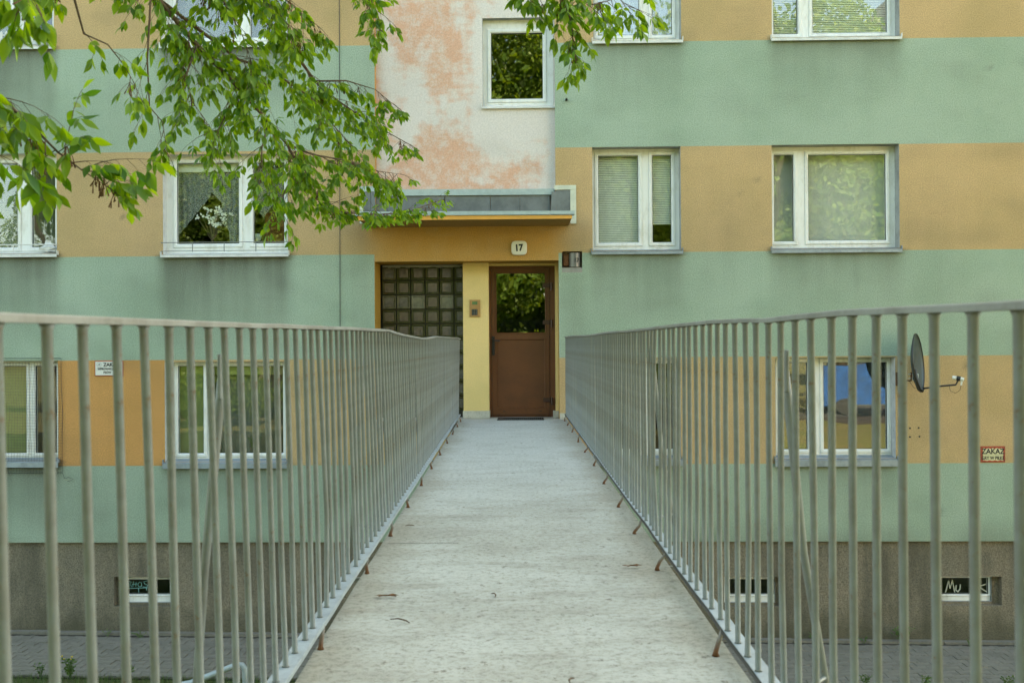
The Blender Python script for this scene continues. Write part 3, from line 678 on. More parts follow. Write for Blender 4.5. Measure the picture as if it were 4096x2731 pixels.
# lamp box niche
def niche():
    a,b,c,d = LAMPBOX; n = MB(); reveals(n, LAMPBOX, 0, .12); n.quad((a,.12,c),(b,.12,c),(b,.12,d),(a,.12,d))
    t = empty('light_niche', (0,0,0), 0, 'rusty wall niche with a smoked house-number light, right of the doorway', 'lamp')
    n.build('box', M['nichemat'], t)
    l = MB(); l.tube([(.53,.05,c+.075),(.53,.05,d-.02)], .075, 14, flat=.8); l.build('shade', M['smoke'], t, smooth=False)
    MB().box(a,b-.001,.0,.11,c+.001,c+.065).build('bottom_plate', M['slab'], t)
    MB().bevbox(.372,.45,.03,.115,c+.09,d-.04,.01).build('ballast', M['rust'], t)
    return t
M['nichemat'] = simple('burnt_niche', (.36,.25,.17), .9, .2, var=.5, sc_=14)
M['smoke'] = simple('smoked_plastic', (.17,.165,.155), .25, .6, var=.3, sc_=10)
NI = niche()

# ------------------------------------------------------------------ lettering helper
def text_mesh(body, size, name='lettering', extr=.001, bold=0., sx=1., mat='ink', parent=None, loc=(0,0,0), align='CENTER', shear=0, rot=0.):
    cu = bpy.data.curves.new(name, 'FONT'); cu.body = body; cu.size = size; cu.extrude = extr; cu.offset = bold; cu.align_x = align; cu.align_y = 'CENTER'; cu.shear = shear
    tmp = bpy.data.objects.new(name, cu); col.objects.link(tmp)
    dg = bpy.context.evaluated_depsgraph_get(); dg.update()
    me = bpy.data.meshes.new_from_object(tmp.evaluated_get(dg)); bpy.data.objects.remove(tmp)
    me.transform(Matrix.Rotation(R(90), 4, 'X') @ Matrix.Rotation(rot, 4, 'Z') @ Matrix.Diagonal((sx,1,1,1)))
    me.materials.clear(); me.materials.append(M[mat])
    return link(name, me, parent, loc)
text_mesh('17', .075, mat='ink', parent=NI, loc=(.553,-.012,4.985), bold=.001)
# house number plaque
def plaque():
    t = empty('house_number', (0,0,0), 0, 'rounded cream enamel plaque reading 17 above the brown door', 'sign')
    mb = MB(); cx_, cz_, w, h = -.212, 5.153, .105, .096
    prof = [(1,0),(1,-.03),(.97,-.045),(.9,-.052),(.6,-.056)]; n = 32; vs = []
    for s, y in prof:
        for k in range(n):
            an = 2*math.pi*k/n; ca, sa = math.cos(an), math.sin(an); e = .5
            vs.append((cx_+w*s*math.copysign(abs(ca)**e,ca), y, cz_+h*s*math.copysign(abs(sa)**e,sa)))
    mb.add(vs, [(i*n+k,i*n+(k+1)%n,(i+1)*n+(k+1)%n,(i+1)*n+k) for i in range(len(prof)-1) for k in range(n)]+[tuple((len(prof)-1)*n+k for k in range(n))])
    mb.build('plate', M['white'], t, smooth=False)
    text_mesh('17', .118, bold=.0055, sx=.92, parent=t, loc=(-.216,-.058,5.150), rot=R(4))
plaque()
def intercom():
    t = empty('intercom', (0,0,0), 0, 'copper coloured intercom panel with green display and keypad on the yellow pier', 'intercom')
    x0,x1,z0,z1 = -.899,-.757,4.248,4.482; y = .30
    MB().bevbox(x0,x1,y-.022,y-.001,z0,z1,.006).build('panel', M['copper'], t)
    MB().bevbox(x0+.035,x1-.035,y-.026,y-.0225,z1-.068,z1-.024,.002).build('display', M['lcd'], t)
    k = MB().box(x0+.028,x1-.034,y-.025,y-.0225,z0+.022,z0+.105).build('keypad', M['black'], t)
    for i in range(3):
        for j in range(4): MB().bevbox(-.006,.006,-.004,0,-.006,.006,.0015).build('key', M['rail'], k, loc=(x0+.046+i*.0245,y-.0255,z0+.034+j*.0195))
intercom()
def sign_red():
    t = empty('ban_sign', (0,0,0), 0, 'small red framed ZAKAZ GRY W PIŁKĘ sign low on the right orange band', 'sign')
    x0,x1,z0,z1 = 5.863,6.183,2.277,2.488; xm = (x0+x1)/2
    MB().bevbox(x0,x1,-.012,-.001,z0,z1,.003).build('frame', M['red'], t)
    p = MB(); n = 14; pts = []
    for i in range(n+1): pts.append((x0+.028+(x1-x0-.056)*i/n, z1-.028+.006*math.sin(i*2.1)))
    for i in range(n,-1,-1): pts.append((x0+.028+(x1-x0-.056)*i/n, z0+.024+.005*math.sin(i*1.7)))
    p.add([(x,-.0145,z) for x,z in pts], [tuple(range(len(pts)-1,-1,-1))]); p.build('plate', M['signcream'], t)
    text_mesh('ZAKAZ', .098, bold=.0022, parent=t, loc=(xm,-.0165,2.418), sx=.93); text_mesh('GRY W PIŁKĘ', .062, bold=.0014, parent=t, loc=(xm,-.0165,2.332), sx=.80)
    s = MB(); [s.tube([(x,-.012,z),(x,-.016,z)],.004,6) for x in (x0+.012,x1-.012) for z in (z0+.012,z1-.012)]; s.build('screw', M['black'], t)
sign_red()
def sign_white():
    t = empty('ban_sign', (0,0,0), 0, 'white ZAKAZ WPROWADZANIA PSÓW sign with thin red edge, left of the lower left window', 'sign')
    x0,x1,z0,z1 = -5.948,-5.56,3.475,3.682
    MB().bevbox(x0,x1,-.010,-.001,z0,z1,.003).build('frame', M['red'], t)
    MB().bevbox(x0+.011,x1-.011,-.0135,-.0105,z0+.011,z1-.011,.001).build('plate', M['signwhite'], t)
    text_mesh('ZAKAZ', .068, bold=.0018, parent=t, loc=(x0+.228,-.0155,3.628), sx=.95); text_mesh('WPROWADZANIA', .042, bold=.0008, parent=t, loc=(x0+.195,-.0155,3.572), sx=.86); text_mesh('PSÓW', .042, bold=.0008, parent=t, loc=(x0+.175,-.0155,3.524), sx=.9)
    c = MB(); c.tube([(x0+.062+.032*math.cos(a*math.pi/10),-.0145,3.630+.032*math.sin(a*math.pi/10)) for a in range(21)], .0016, 4, cap=False)
    c.add([(x0+.062+dx,-.0145,3.630+dz) for dx,dz in ((-.018,-.012),(-.014,.006),(-.004,.004),(.006,.014),(.018,.008),(.012,.0),(.014,-.014),(.008,-.014),(.004,-.004),(-.008,-.004),(-.012,-.014))],[tuple(range(10,-1,-1))]); c.build('emblem', M['rail'], t)
sign_white()
def stroke(mb, pts, w, y, m=0):
    for (a, b) in zip(pts[:-1], pts[1:]):
        d = Vector((b[0]-a[0], b[1]-a[1])); 
        if d.length == 0: continue
        n = Vector((-d.y, d.x)).normalized()*w/2; e = d.normalized()*w*.3
        mb.add([(a[0]-e.x+n.x,y,a[1]-e.y+n.y),(a[0]-e.x-n.x,y,a[1]-e.y-n.y),(b[0]+e.x-n.x,y,b[1]+e.y-n.y),(b[0]+e.x+n.x,y,b[1]+e.y+n.y)],[(0,1,2,3)],m); y -= .0003
def graffiti():
    t = empty('graffiti', (0,0,0), 0, 'cyan spray tag on the left cellar window pane', 'graffiti'); ox, oz = -5.60, .50
    S_ = [[(.02,.09),(.03,.17),(.06,.16),(.04,.13),(.07,.09)],[(.08,.10),(.09,.17)],[(.12,.10),(.125,.16)],[(.07,.13),(.14,.135)],[(.16,.10),(.15,.13),(.17,.16),(.20,.15),(.205,.11),(.18,.095),(.16,.10)],
          [(.29,.18),(.23,.165),(.25,.13),(.29,.12),(.27,.09),(.22,.095)],[(.30,.10),(.32,.17),(.34,.10)],[(.03,.075),(.33,.085)],[(.16,.075),(.165,.02)],[(.27,.08),(.272,.05)]]
    for k, s in enumerate(S_): g = MB(); stroke(g, [(ox+x,oz+z) for x,z in s], .008, .186-.0012*k); g.build('stroke', M['cyan'], t)
    t = empty('graffiti', (0,0,0), 0, 'pale scrawled spray letters on the rightmost cellar window pane', 'graffiti'); ox, oz = 5.44, .51
    S_ = [[(.03,.01),(.07,.16),(.09,.06),(.12,.17),(.15,.01)],[(.17,.10),(.165,.04),(.19,.015),(.22,.05),(.225,.11)],[(.36,.01),(.44,.17),(.50,.06),(.58,.01)],[(.37,.055),(.56,.115)]]
    for k, s in enumerate(S_): g = MB(); stroke(g, [(ox+x,oz+z) for x,z in s], .016, .186-.0012*k); g.build('stroke', M['palespray'], t)
graffiti()
# ------------------------------------------------------------------ curtains, blinds and things at the windows
def curtain(name, label, x0, x1, z1, zb, y, mat, amp=.02, wave=.09, cat='curtain', n=60):
    mb = MB(); nz = 10; vs = []
    for i in range(n+1):
        x = x0+(x1-x0)*i/n; b = zb(x) if callable(zb) else zb
        for j in range(nz+1):
            z = z1+(b-z1)*j/nz; vs.append((x, y+amp*math.sin(x*2*math.pi/wave+.7*math.sin(x*9))*(.5+.5*j/nz), z))
    mb.add(vs, [(i*(nz+1)+j,(i+1)*(nz+1)+j,(i+1)*(nz+1)+j+1,i*(nz+1)+j+1) for i in range(n) for j in range(nz)])
    return tag(mb.build(name, M[mat], smooth=True), label, cat)
def venetian(label, x0, x1, z1, z0, y=.26, mat='blind', pitch=.024):
    t = empty('venetian_blind', (0,0,0), 0, label, 'blind'); mb = MB(); z = z1-.03
    while z > z0:
        mb.add([(x0,y-.008,z-.0105),(x1,y-.008,z-.0105),(x1,y+.005,z+.0115),(x0,y+.005,z+.0115)],[(0,1,2,3)]); z -= pitch
    o = mb.build('slats', M[mat], t); o['kind'] = 'stuff'
    MB().box(x0,x1,y-.015,y+.015,z1-.025,z1).build('headrail', M[mat], t); MB().bevbox(x0,x1,y-.012,y+.012,z-.01,z+.008,.003).build('bottom_rail', M[mat], t)
    c = MB(); [c.tube([(x,y-.013,z1),(x,y-.013,z)],.0015,4) for x in (x0+(x1-x0)*.18,x0+(x1-x0)*.82)]; c.build('cord', M[mat], t)
M['paper'] = simple('pale_paper_blind', (.74,.76,.70), .9, .2, var=.1); M['ochre'] = cloth('ochre_sheer', (.30,.24,.10), .7); M['bluesheer'] = cloth('pale_sheer', (.40,.46,.48), .22)
venetian('cream slatted blind behind the wide pane, first window right of the canopy', .83,1.42,6.46,5.20)
venetian('half raised cream slatted blind behind the narrow pane, first window right of the canopy', 1.56,1.87,6.46,5.50)
curtain('curtain','white net curtain in the upper window right of the stairwell', .82,1.94,9.28,7.95,.34,'bluewhite',.012,.07)
venetian('cream slatted blind in the top right window', 3.20,4.82,9.27,8.0)
curtain('curtain','pale grey sheer curtain filling the large right window above the satellite dish', 3.17,4.82,6.48,5.16,.33,'paper',.006,.2)
M_P = None
curtain('curtain','ochre half drawn sheer curtain in the lower right window', 3.19,3.75,3.66,lambda x: 2.36,.36,'ochre',.012,.12)
curtain('curtain','short pale net curtain ending midway down the lower right window', 3.85,4.74,3.66,2.86,.34,'bluesheer',.010,.11)
def cz(x):   # lace swept aside: triangular gap
    t = (x+4.87)/.85
    if t < .47: return 5.42 + t/.47*.48
    if t < .50: return 5.90+(t-.47)/.03*.06
    if t < .68: return 5.99-(t-.50)/.18*.16
    return 5.55 - (t-.68)*.9 if t < .80 else 5.28
curtain('curtain','lace curtain swept aside in the wide pane of the left middle window', -4.95,-4.03,6.30,cz,.26,'lace',.010,.08,n=90)
curtain('curtain','lace curtain in the narrow pane of the left middle window', -3.90,-3.38,6.30,lambda x: 5.62+.45*abs((x+3.72)/.3) if x < -3.6 else 5.75,.26,'lace',.010,.08)
tag(MB().bevbox(-4.88,-4.02,.225,.25,6.252,6.40,.004).build('roller_blind', M['blind_olive'] if 'blind_olive' in M else M['blind']), 'rolled up cream blind at the head of the left middle window', 'blind')
curtain('curtain','folded grey green drape in the lower left window', -4.33,-3.42,3.55,2.36,.32,'drape',.028,.13)
tag(MB().bevbox(-4.385,-3.42,.205,.23,3.475,3.625,.004).build('roller_blind', M['greencloth']), 'rolled up olive blind at the head of the lower left window', 'blind')
tag(MB().box(-4.90,-4.50,.235,.243,2.36,3.65).build('roller_blind', M['greencloth']), 'lowered olive blind in the narrow pane of the lower left window', 'blind')
tag(MB().box(-8.08,-6.93,.235,.243,2.37,3.65).build('roller_blind', M['greencloth']), 'lowered olive blind behind the cat net, far left lower window', 'blind')
curtain('curtain','brown patterned curtain in the far left middle window', -7.0,-6.62,6.45,5.18,.36,'drape',.02,.09)
curtain('curtain','white net curtain in the wide pane of the far left middle window', -8.1,-7.02,6.45,5.18,.30,'lace',.01,.09)
curtain('curtain','white net curtain in the upper left window behind the branches', -4.95,-3.40,9.25,7.98,.30,'lace',.01,.09)
curtain('curtain','pale net curtain in the wide pane of the far left upper window', -8.1,-7.1,9.25,8.0,.30,'sheer',.01,.09)
tag(MB().bevbox(-3.80,-3.45,.62,.66,5.15,5.74,.01).build('cupboard_door', M['chair']), 'brick red board standing behind the left middle window', 'board')
def flowers():
    t = empty('flower_bunch', (0,0,0), 0, 'bunch of white cloth flowers in the wide pane of the left middle window', 'flowers'); random.seed(5)
    st = MB(); pe = MB(); c = Vector((-4.42,.23,5.30))
    for k in range(26):
        an = random.uniform(-.9,.9); L = random.uniform(.12,.42); tip = c+Vector((math.sin(an)*L*.8+.03, random.uniform(-.02,.03), .1+math.cos(an)*L))
        st.tube([c, (c+tip)/2+Vector((0,0,.02)), tip], .003, 4)
        for q in range(5):
            a = random.uniform(0,6.3); d = Vector((math.cos(a),random.uniform(-.3,.3),math.sin(a))).normalized()*.045; s = d.cross(Vector((0,1,0))).normalized()*.014
            pe.add([tip, tip+d*.5+s, tip+d, tip+d*.5-s],[(0,1,2,3)])
    st.build('stem', M['bark'], t); pe.build('petals', M['white'], t)
flowers()
tag(MB().tube([(-3.79,.24,5.30),(-3.79,.24,5.32),(-3.79,.24,5.36),(-3.79,.24,5.40)],[.02,.035,.05,.052],12).build('glass_bowl', M['zinc']), 'small grey bowl on the inner ledge of the left middle window', 'bowl')
def sill_rail(label, x0,x1,z, yo, n, h=.11, mat='rail', r=.006):
    t = empty('sill_rail', (0,0,0), 0, label, 'rail')
    MB().tube([(x0,.02,z+h),(x0,yo,z+h),(x1,yo,z+h),(x1,.02,z+h)], r, 6).build('top_bar', M[mat], t); MB().tube([(x0,.02,z+.012),(x0,yo,z+.012),(x1,yo,z+.012),(x1,.02,z+.012)], r*.8, 6).build('lower_bar', M[mat], t)
    for i in range(n): x = x0+(x1-x0)*(i+1)/(n+1) if n < 10 else x0+(x1-x0)*i/(n-1); MB().tube([(0,0,0),(0,0,h)], r, 6).build('upright', M[mat], t, loc=(x,yo,z))
    return t
sill_rail('grey rail with three uprights on the left middle window sill', -5.02,-3.31,5.135,-.06,3,.125)
sill_rail('white rusty rail on the sill of the far left middle window', -8.17,-6.46,5.15,-.05,2,.10,'sill_white',.009)
def picket():
    t = empty('picket_fence', (0,0,0), 0, 'little white picket fence on the top left window sill', 'fence')
    me = MB(); me.add([(-.018,-.004,0),(.018,-.004,0),(.018,-.004,.14),(0,-.004,.17),(-.018,-.004,.14),(-.018,.004,0),(.018,.004,0),(.018,.004,.14),(0,.004,.17),(-.018,.004,.14)],[(0,1,2,3,4),(9,8,7,6,5),(0,5,6,1),(1,6,7,2),(2,7,8,3),(3,8,9,4),(4,9,5,0)])
    m = me.mesh('picket', M['sill_white']); x = -8.15
    while x < -6.49: link('picket', m, t, (x,-.05,7.965)); x += .069
    for z in (7.99,8.07): MB().box(-8.17,-6.49,-.044,-.034,z,z+.02).build('crosspiece', M['sill_white'], t)
    MB().box(-6.49,-6.484,-.05,.1,7.97,8.10).build('end_board', M['sill_white'], t)
picket()
def bag():
    mb = MB(); random.seed(3); n=10
    vs = []
    for i in range(7):
        for k in range(n):
            a = 2*math.pi*k/n; r = (.05,.085,.08,.06,.04,.025,.03)[i]*random.uniform(.7,1.3); vs.append((-6.60+r*1.3*math.cos(a), .04+r*.7*math.sin(a), 5.16+i*.025+random.uniform(-.008,.008)))
    mb.add(vs, [(i*n+k,i*n+(k+1)%n,(i+1)*n+(k+1)%n,(i+1)*n+k) for i in range(6) for k in range(n)]+[tuple(range(60,70))])
    tag(mb.build('plastic_bag', M['sill_white']), 'crumpled white plastic bag on the far left middle sill', 'bag')
bag()
def net():
    mb = MB(); x = -8.3; y = -.02
    wob = lambda x,z: .012*math.sin(x*7+z*3)+.008*math.sin(z*11)
    while x < -6.38: mb.tube([(x+.01*math.sin(z*5+x*9), y+wob(x,z), z) for z in [2.17+.125*i for i in range(13)]], .0013, 3, cap=False); x += .038
    z = 2.20
    while z < 3.73: mb.tube([(xx, y+wob(xx,z), z+.006*math.sin(xx*6)) for xx in [-8.3+.16*i for i in range(13)]], .0013, 3, cap=False); z += .038
    mb.tube([(-6.39,y,2.18),(-6.36,y,2.10),(-6.30,y-.01,2.12),(-6.24,y,2.09),(-6.32,y,2.06)], .003, 4); mb.tube([(-8.3,y,2.18),(-7.3,y,2.175),(-6.39,y,2.18),(-6.385,y,3.0),(-6.40,y,3.72),(-8.3,y,3.73)],.003,4)
    tag(mb.build('cat_net', M['black']), 'dark mesh net stretched over the far left lower window', 'net')
net()
def dish():
    t = empty('satellite_dish', (4.93,0,3.5), 0, 'dark satellite dish seen edge on, right of the lower right window', 'dish')
    mb = MB(); n = 36; rings = 6; Rr = .375; vs = []
    nrm = Vector((math.cos(R(31)), -math.sin(R(31)), .08)).normalized(); s = nrm.cross(Vector((0,0,1))).normalized(); u = s.cross(nrm)
    c = Vector((4.91,-.40,3.60))
    for side in (0,1):
        for i in range(rings+1):
            r = Rr*i/rings
            for k in range(n):
                a = 2*math.pi*k/n; vs.append(c + s*r*math.cos(a)*.92 + u*r*math.sin(a) + nrm*(-.075*(1-(r/Rr)**2) - .006*side))
    def id_(sd,i,k): return sd*(rings+1)*n+i*n+k%n
    fs = []
    for sd in (0,1):
        for i in range(rings):
            for k in range(n):
                q = (id_(sd,i,k),id_(sd,i,k+1),id_(sd,i+1,k+1),id_(sd,i+1,k)); fs.append(q if sd else q[::-1])
    for k in range(n): fs.append((id_(0,rings,k),id_(0,rings,k+1),id_(1,rings,k+1),id_(1,rings,k)))
    mb.add([v-Vector((4.93,0,3.5)) for v in vs], fs); mb.build('reflector', M['dish'], t, smooth=True)
    L = lambda *p: [(x-4.93,y,z-3.5) for x,y,z in p]
    rim = MB(); rim.tube([c+s*Rr*.92*math.cos(2*math.pi*k/36)+u*Rr*math.sin(2*math.pi*k/36)-Vector((4.93,0,3.5)) for k in range(37)], .008, 6, cap=False); rim.build('rim', M['black'], t)
    MB().tube(L((4.80,-.002,3.375),(4.76,-.30,3.375),(4.83,-.36,3.37),(4.835,-.36,3.48)), .012, 8).build('wall_arm', M['rust'], t)
    MB().bevbox(-.05,.05,-.01,0,-.09,.09,.003).build('wall_plate', M['rust'], t, loc=(-.12,-.002,-.12))
    b = MB(); b.tube(L((4.795,-.36,3.455),(4.90,-.37,3.455)),.006,5); b.tube(L((4.795,-.36,3.40),(4.90,-.37,3.40)),.006,5); b.bevbox(-.07,-.02,-.41,-.33,-.13,-.04,.006); b.build('clamp', M['zinc'], t)
    MB().tube(L((4.86,-.40,3.52),(4.87,-.41,3.40),(4.92,-.42,3.26),(4.96,-.42,3.24)), [.025,.035,.035,.025], 8).build('bracket', M['black'], t)
    MB().tube(L((4.95,-.42,3.27),(5.16,-.55,3.31),(5.29,-.62,3.325),(5.315,-.63,3.38)), .013, 6).build('feed_arm', M['black'], t)
    l = MB(); l.tube(L((5.26,-.60,3.415),(5.30,-.625,3.41)), [.026,.026], 10); l.tube(L((5.34,-.64,3.40),(5.375,-.66,3.39)),[.026,.024],10); l.tube(L((5.355,-.65,3.39),(5.345,-.65,3.32)),.012,8); l.build('receiver', M['white'], t); MB().tube(L((5.30,-.625,3.41),(5.34,-.64,3.40)),.03,8).build('receiver_clamp', M['black'], t)
    w = MB(); w.tube(L((5.345,-.65,3.32),(5.33,-.65,3.26),(5.28,-.63,3.22),(5.23,-.60,3.25),(5.22,-.59,3.32)), .003, 5); w.tube(L((4.96,-.42,3.25),(4.86,-.37,3.28),(4.81,-.34,3.37)), .003, 5); w.build('cable', M['black'], t)
dish()
tag(MB().tube([(-2.60,-.012,17.0),(-2.605,-.014,9),(-2.61,-.012,7.2),(-2.615,-.015,5.3),(-2.62,-.012,3.9),(-2.62,-.012,3.0)], .0045, 5).build('cable', M['black']), 'thin black cable running straight down the wall left of the canopy', 'cable')
h_ = MB(); h_.tube([(0,.01,0),(0,-.05,0),(0,-.065,-.012)], .016, 8); tag(h_.build('pipe_stub', M['black'], loc=(.431,0,7.125)), 'small black pipe stub on green wall right of stairwell window', 'pipe')
hl = MB()
for x,z in ((4.944,2.729),(5.058,2.734),(4.943,2.614),(5.068,2.619)): hl.tube([(x,-.003,z),(x,.0,z)], .013, 10)
tag(hl.build('wall_plug_holes', M['black']), 'four dark drilled holes in a square below the satellite dish', 'holes')
g = empty('door_grate', (0,0,0), 0, 'dark metal scraper grate set in the floor before the brown door', 'grate')
g.location = (-.205,-.02,2.8705)
MB().box(-.31,.31,-.16,-.145,0,.012).build('edge_bar', M['black'], g); MB().box(-.31,.31,.145,.16,0,.012).build('edge_bar', M['black'], g)
for i in range(24): MB().box(-.003,.003,-.144,.144,0,.011).build('bar', M['black'], g, loc=(-.305+i*.0265,0,0))
MB().box(-.31,.31,-.144,.144,-.006,-.001).build('tray', M['soil'], g)

# ------------------------------------------------------------------ the footbridge and its two railings
BR = R(1.64)
fb = empty('footbridge', (0,-13.3,2.87), BR); fb['kind'] = 'structure'
def deck():
    mb = MB(); xs = [-.665+i*.0555 for i in range(26)]; ys = [-3.2+i*.055 for i in range(300)]; xs[-1] = .735
    ys = [y for y in ys if y < 13.22]+[13.24]
    nx = len(xs)
    for y in ys:
        for x in xs:
            z = .004*mnoise.noise(Vector((x*2.2,y*1.5,0)))+.0025*mnoise.noise(Vector((x*9,y*7,4)))
            if abs(y-10.1) < .028+.05*0: z -= .004
            t = (x+.665)/1.4; xl = -(.622+.0018*y); xr = .680+.0080*y; mb.v.append((xl+(xr-xl)*t,y,z))
    for j in range(len(ys)-1):
        for i in range(nx-1): mb.f.append((j*nx+i,j*nx+i+1,(j+1)*nx+i+1,(j+1)*nx+i)); mb.m.append(0)
    mb.build('deck_surface', M['deck'], fb, smooth=True)
    b = MB(); b.add([(-.617,-3.2,-.2),(.653,-3.2,-.2),(.785,13.24,-.2),(-.645,13.24,-.2),(-.617,-3.2,-.012),(.653,-3.2,-.012),(.785,13.24,-.012),(-.645,13.24,-.012)],[(0,3,2,1),(4,5,6,7),(0,1,5,4),(1,2,6,5),(2,3,7,6),(3,0,4,7)]); b.box(-.45,-.25,-3.2,13.2,-.45,-.202); b.box(.30,.50,-3.2,13.2,-.45,-.202); b.build('deck_slab', M['slab'], fb)
    p = MB(); p.box(-.5,.55,5.6,5.9,-3.1,-.452); p.build('pier', M['slab'], fb)
    r = MB(); r.add([(-.665,-3.2,-.005),(.735,-3.2,-.005),(.735,-9.2,-1.75),(-.665,-9.2,-1.75),(-.665,-3.2,-.3),(.735,-3.2,-.3)],[(0,3,2,1),(0,4,3),(1,2,5),(4,5,2,3)]); r.build('ramp', M['slab'], fb)
    # fine cracks
    for y0, wd, xa, xb in ((4.955,.002,-.60,-.25),):
        k = MB(); pts = [(xa+(xb-xa)*i/24, y0+.012*mnoise.noise(Vector((i*.7,1,1))), .0032) for i in range(25)]; k.tube(pts, .0006, 4); k.build('crack', M['soil'], fb)
deck()
def railing(side, label):
    root = empty('railing', (0,-13.3,2.87), BR, label, 'railing', None)
    sg = -1 if side == 'L' else 1
    if side == 'L':
        d0, sp, d_start = 1.273, .1282, .75
        lat_b = lambda d: -(.624+.0018*d); lat_t = lambda d: -(.645+.003*min(d,6.)-.0052*max(0,d-6))
        zt_pts = [(0,.030+.98),(1.27,.046+.98),(3,.068+.98),(4.8,.088+.98),(5.43,.094+.98),(6.2,.078+.98),(7.6,.064+.98),(8.4,.076+.98),(9.0,.092+.98),(11,.10+.98),(12.4,.108+.98),(13.15,.098+.98)]
    else:
        d0, sp, d_start = 1.307, .1305, .89
        lat_b = lambda d: .676+.0080*d; lat_t = lambda d: .662+.0085*d
        zt_pts = [(0,.04+.98),(1.3,.055+.98),(2.01,.069+.98),(2.6,.069+.98),(3.26,.082+.98),(5.9,.088+.98),(7.0,.097+.98),(9,.093+.98),(11,.112+.98),(12.7,.117+.98),(13.25,.117+.98)]
    wr = lambda d, s: .004*mnoise.noise(Vector((d*1.1,s,0)))+.002*mnoise.noise(Vector((d*3.7,s,2)))
    def zt(d):
        for (a,za),(b,zb) in zip(zt_pts[:-1],zt_pts[1:]):
            if a <= d <= b: return za+(zb-za)*(d-a)/(b-a)+wr(d,5)*.45
        return zt_pts[-1][1] if d > 5 else zt_pts[0][1]
    zb = lambda d: .081 + wr(d, 9)*.8
    ds = [i*.09-1.0 for i in range(int((13.18+1.0)/.09)+1)]
    # top rail: flat bar
    def ribbon(fn, w, h, off=0):
        m = MB(); k = 0
        for d in ds:
            x, z = fn(d); m.v += [(x-w/2+off,d,z-h),(x+w/2+off,d,z-h),(x+w/2+off,d,z-.002),(x+w/2-.002+off,d,z),(x-w/2+.002+off,d,z),(x-w/2+off,d,z-.002)]
        for i in range(len(ds)-1):
            for j in range(6): m.f.append((i*6+j,i*6+(j+1)%6,(i+1)*6+(j+1)%6,(i+1)*6+j)); m.m.append(0)
        n = len(ds)-1; m.f += [(5,4,3,2,1,0),tuple(n*6+j for j in range(6))]; m.m += [0,0]; return m
    ribbon(lambda d: (lat_t(d)+wr(d,3), zt(d)), .034, .012).build('top_rail', M['railtop'], root)
    ribbon(lambda d: (lat_b(d)+wr(d,4), zb(d)), .052, .007).build('bottom_rail', M['plate'], root)
    ribbon(lambda d: (lat_b(d)+wr(d,4)-.027*sg, zb(d)+.0006), .004, .014).build('rail_lip', M['black'] if side=='R' else M['plate'], root)
    d = d0; 
    while d > d_start: d -= sp
    ri = random.Random(11 if side=='L' else 12); n = 0
    while d < 13.12:
        j = lambda a: ri.gauss(0, a)
        zt_, zb_ = zt(d)-.0125, zb(d)+.0005
        xt, xb = lat_t(d)+wr(d,3)+j(.0012), lat_b(d)+wr(d,4)-(.012 if side=='R' else 0)+j(.0018)
        b1, b2 = j(.0015), j(.0025)
        if side == 'L' and abs(d-3.45) < .07: b1, b2 = .012, -.014
        if side == 'R' and abs(d-4.7) < .08: b1, b2 = -.012, .010
        if side == 'L' and abs(d-1.9) < .06: b1 = -.004
        pts = [(0,j(.001),0),(b1,b2*.5,(zt_-zb_)*.33),(b1*.7,b2,(zt_-zb_)*.66),(xt-xb,j(.0015),zt_-zb_)]
        pts[1] = (pts[1][0]+(xt-xb)*.33,)+pts[1][1:]; pts[2] = (pts[2][0]+(xt-xb)*.66,)+pts[2][1:]
        h = zt_-zb_
        full = [(0,0,0)]+[(0,0,.004)]+[pts[1],pts[2]]+[(pts[3][0],pts[3][1],h-.008),(pts[3][0],pts[3][1],h)]
        m = MB(); m.tube(full, [.0115,.0084,.0082,.0082,.0084,.012], 8)
        m.build('baluster', M['rail'], root, smooth=True, loc=(xb, d, zb_)); d += sp; n += 1
    # short rusty feet on the concrete
    feet = [1.15,2.2,3.23,4.3,5.16,6.07,7.02,7.96,8.98,10.04,11.04,12.1,12.9] if side=='L' else [1.1,2.1,3.14,4.34,5.17,6.03,7.04,8.1,9.1,10.1,11.2,12.2,12.9]
    fl = [.604,.606]+[.610]*11 if side=='L' else [.640,.645,.652,.648,.655,.668,.678,.70,.705,.715,.725,.735,.74]
    for dd, x in zip(feet, fl):
        x = x*sg; top = (lat_b(dd)-.024*sg, dd+ri.gauss(0,.01), zb(dd)-.006)
        bx = ri.gauss(0,.006)
        m = MB(); m.tube([(top[0]-x,top[1]-dd,top[2]),((top[0]-x)*.5+bx,(top[1]-dd)*.5,top[2]*.55),(0,0,.012),(0,0,.0)], [.0072,.0074,.0078,.0125], 7); m.build('foot', M['foot'], root, smooth=True, loc=(x,dd,.0))
    # leaning stanchions fixed to the side of the slab
    for dd in (2.50,4.95,7.4,9.85,12.3) if side=='R' else (2.33,4.75,7.2,9.65,12.1):
        xo = lat_b(dd)+sg*.12
        xt = lat_t(dd)+sg*.022
        m = MB()
        m.tube([(xt+sg*.000,dd+.03,.93),(xt+sg*.008,dd+.03,.84),(xt+sg*.045,dd+.03,.45),(xo,dd+.03,.05),(xo+sg*.02,dd+.03,-.16)], [.010,.012,.0105,.0105,.0105], 8)
        m.build('stanchion', M['rail'], root, smooth=True)
        k = MB(); k.bevbox(xt-.004,xt+.004,dd+.0,dd+.03,.86,.965,.002); k.build('stanchion_plate', M['rail'], root)
        k = MB(); xe = lat_b(dd)+sg*.01; k.box(min(xo+sg*.03,xe),max(xo+sg*.03,xe),dd+.015,dd+.045,-.14,-.125); k.build('stanchion_bracket', M['rail'], root)
        k = MB(); k.tube([(lat_b(dd),dd-.10,.135),(xo-sg*.01,dd+.03,.135)],.005,6); k.build('tie_bar', M['rail'], root)
    return root
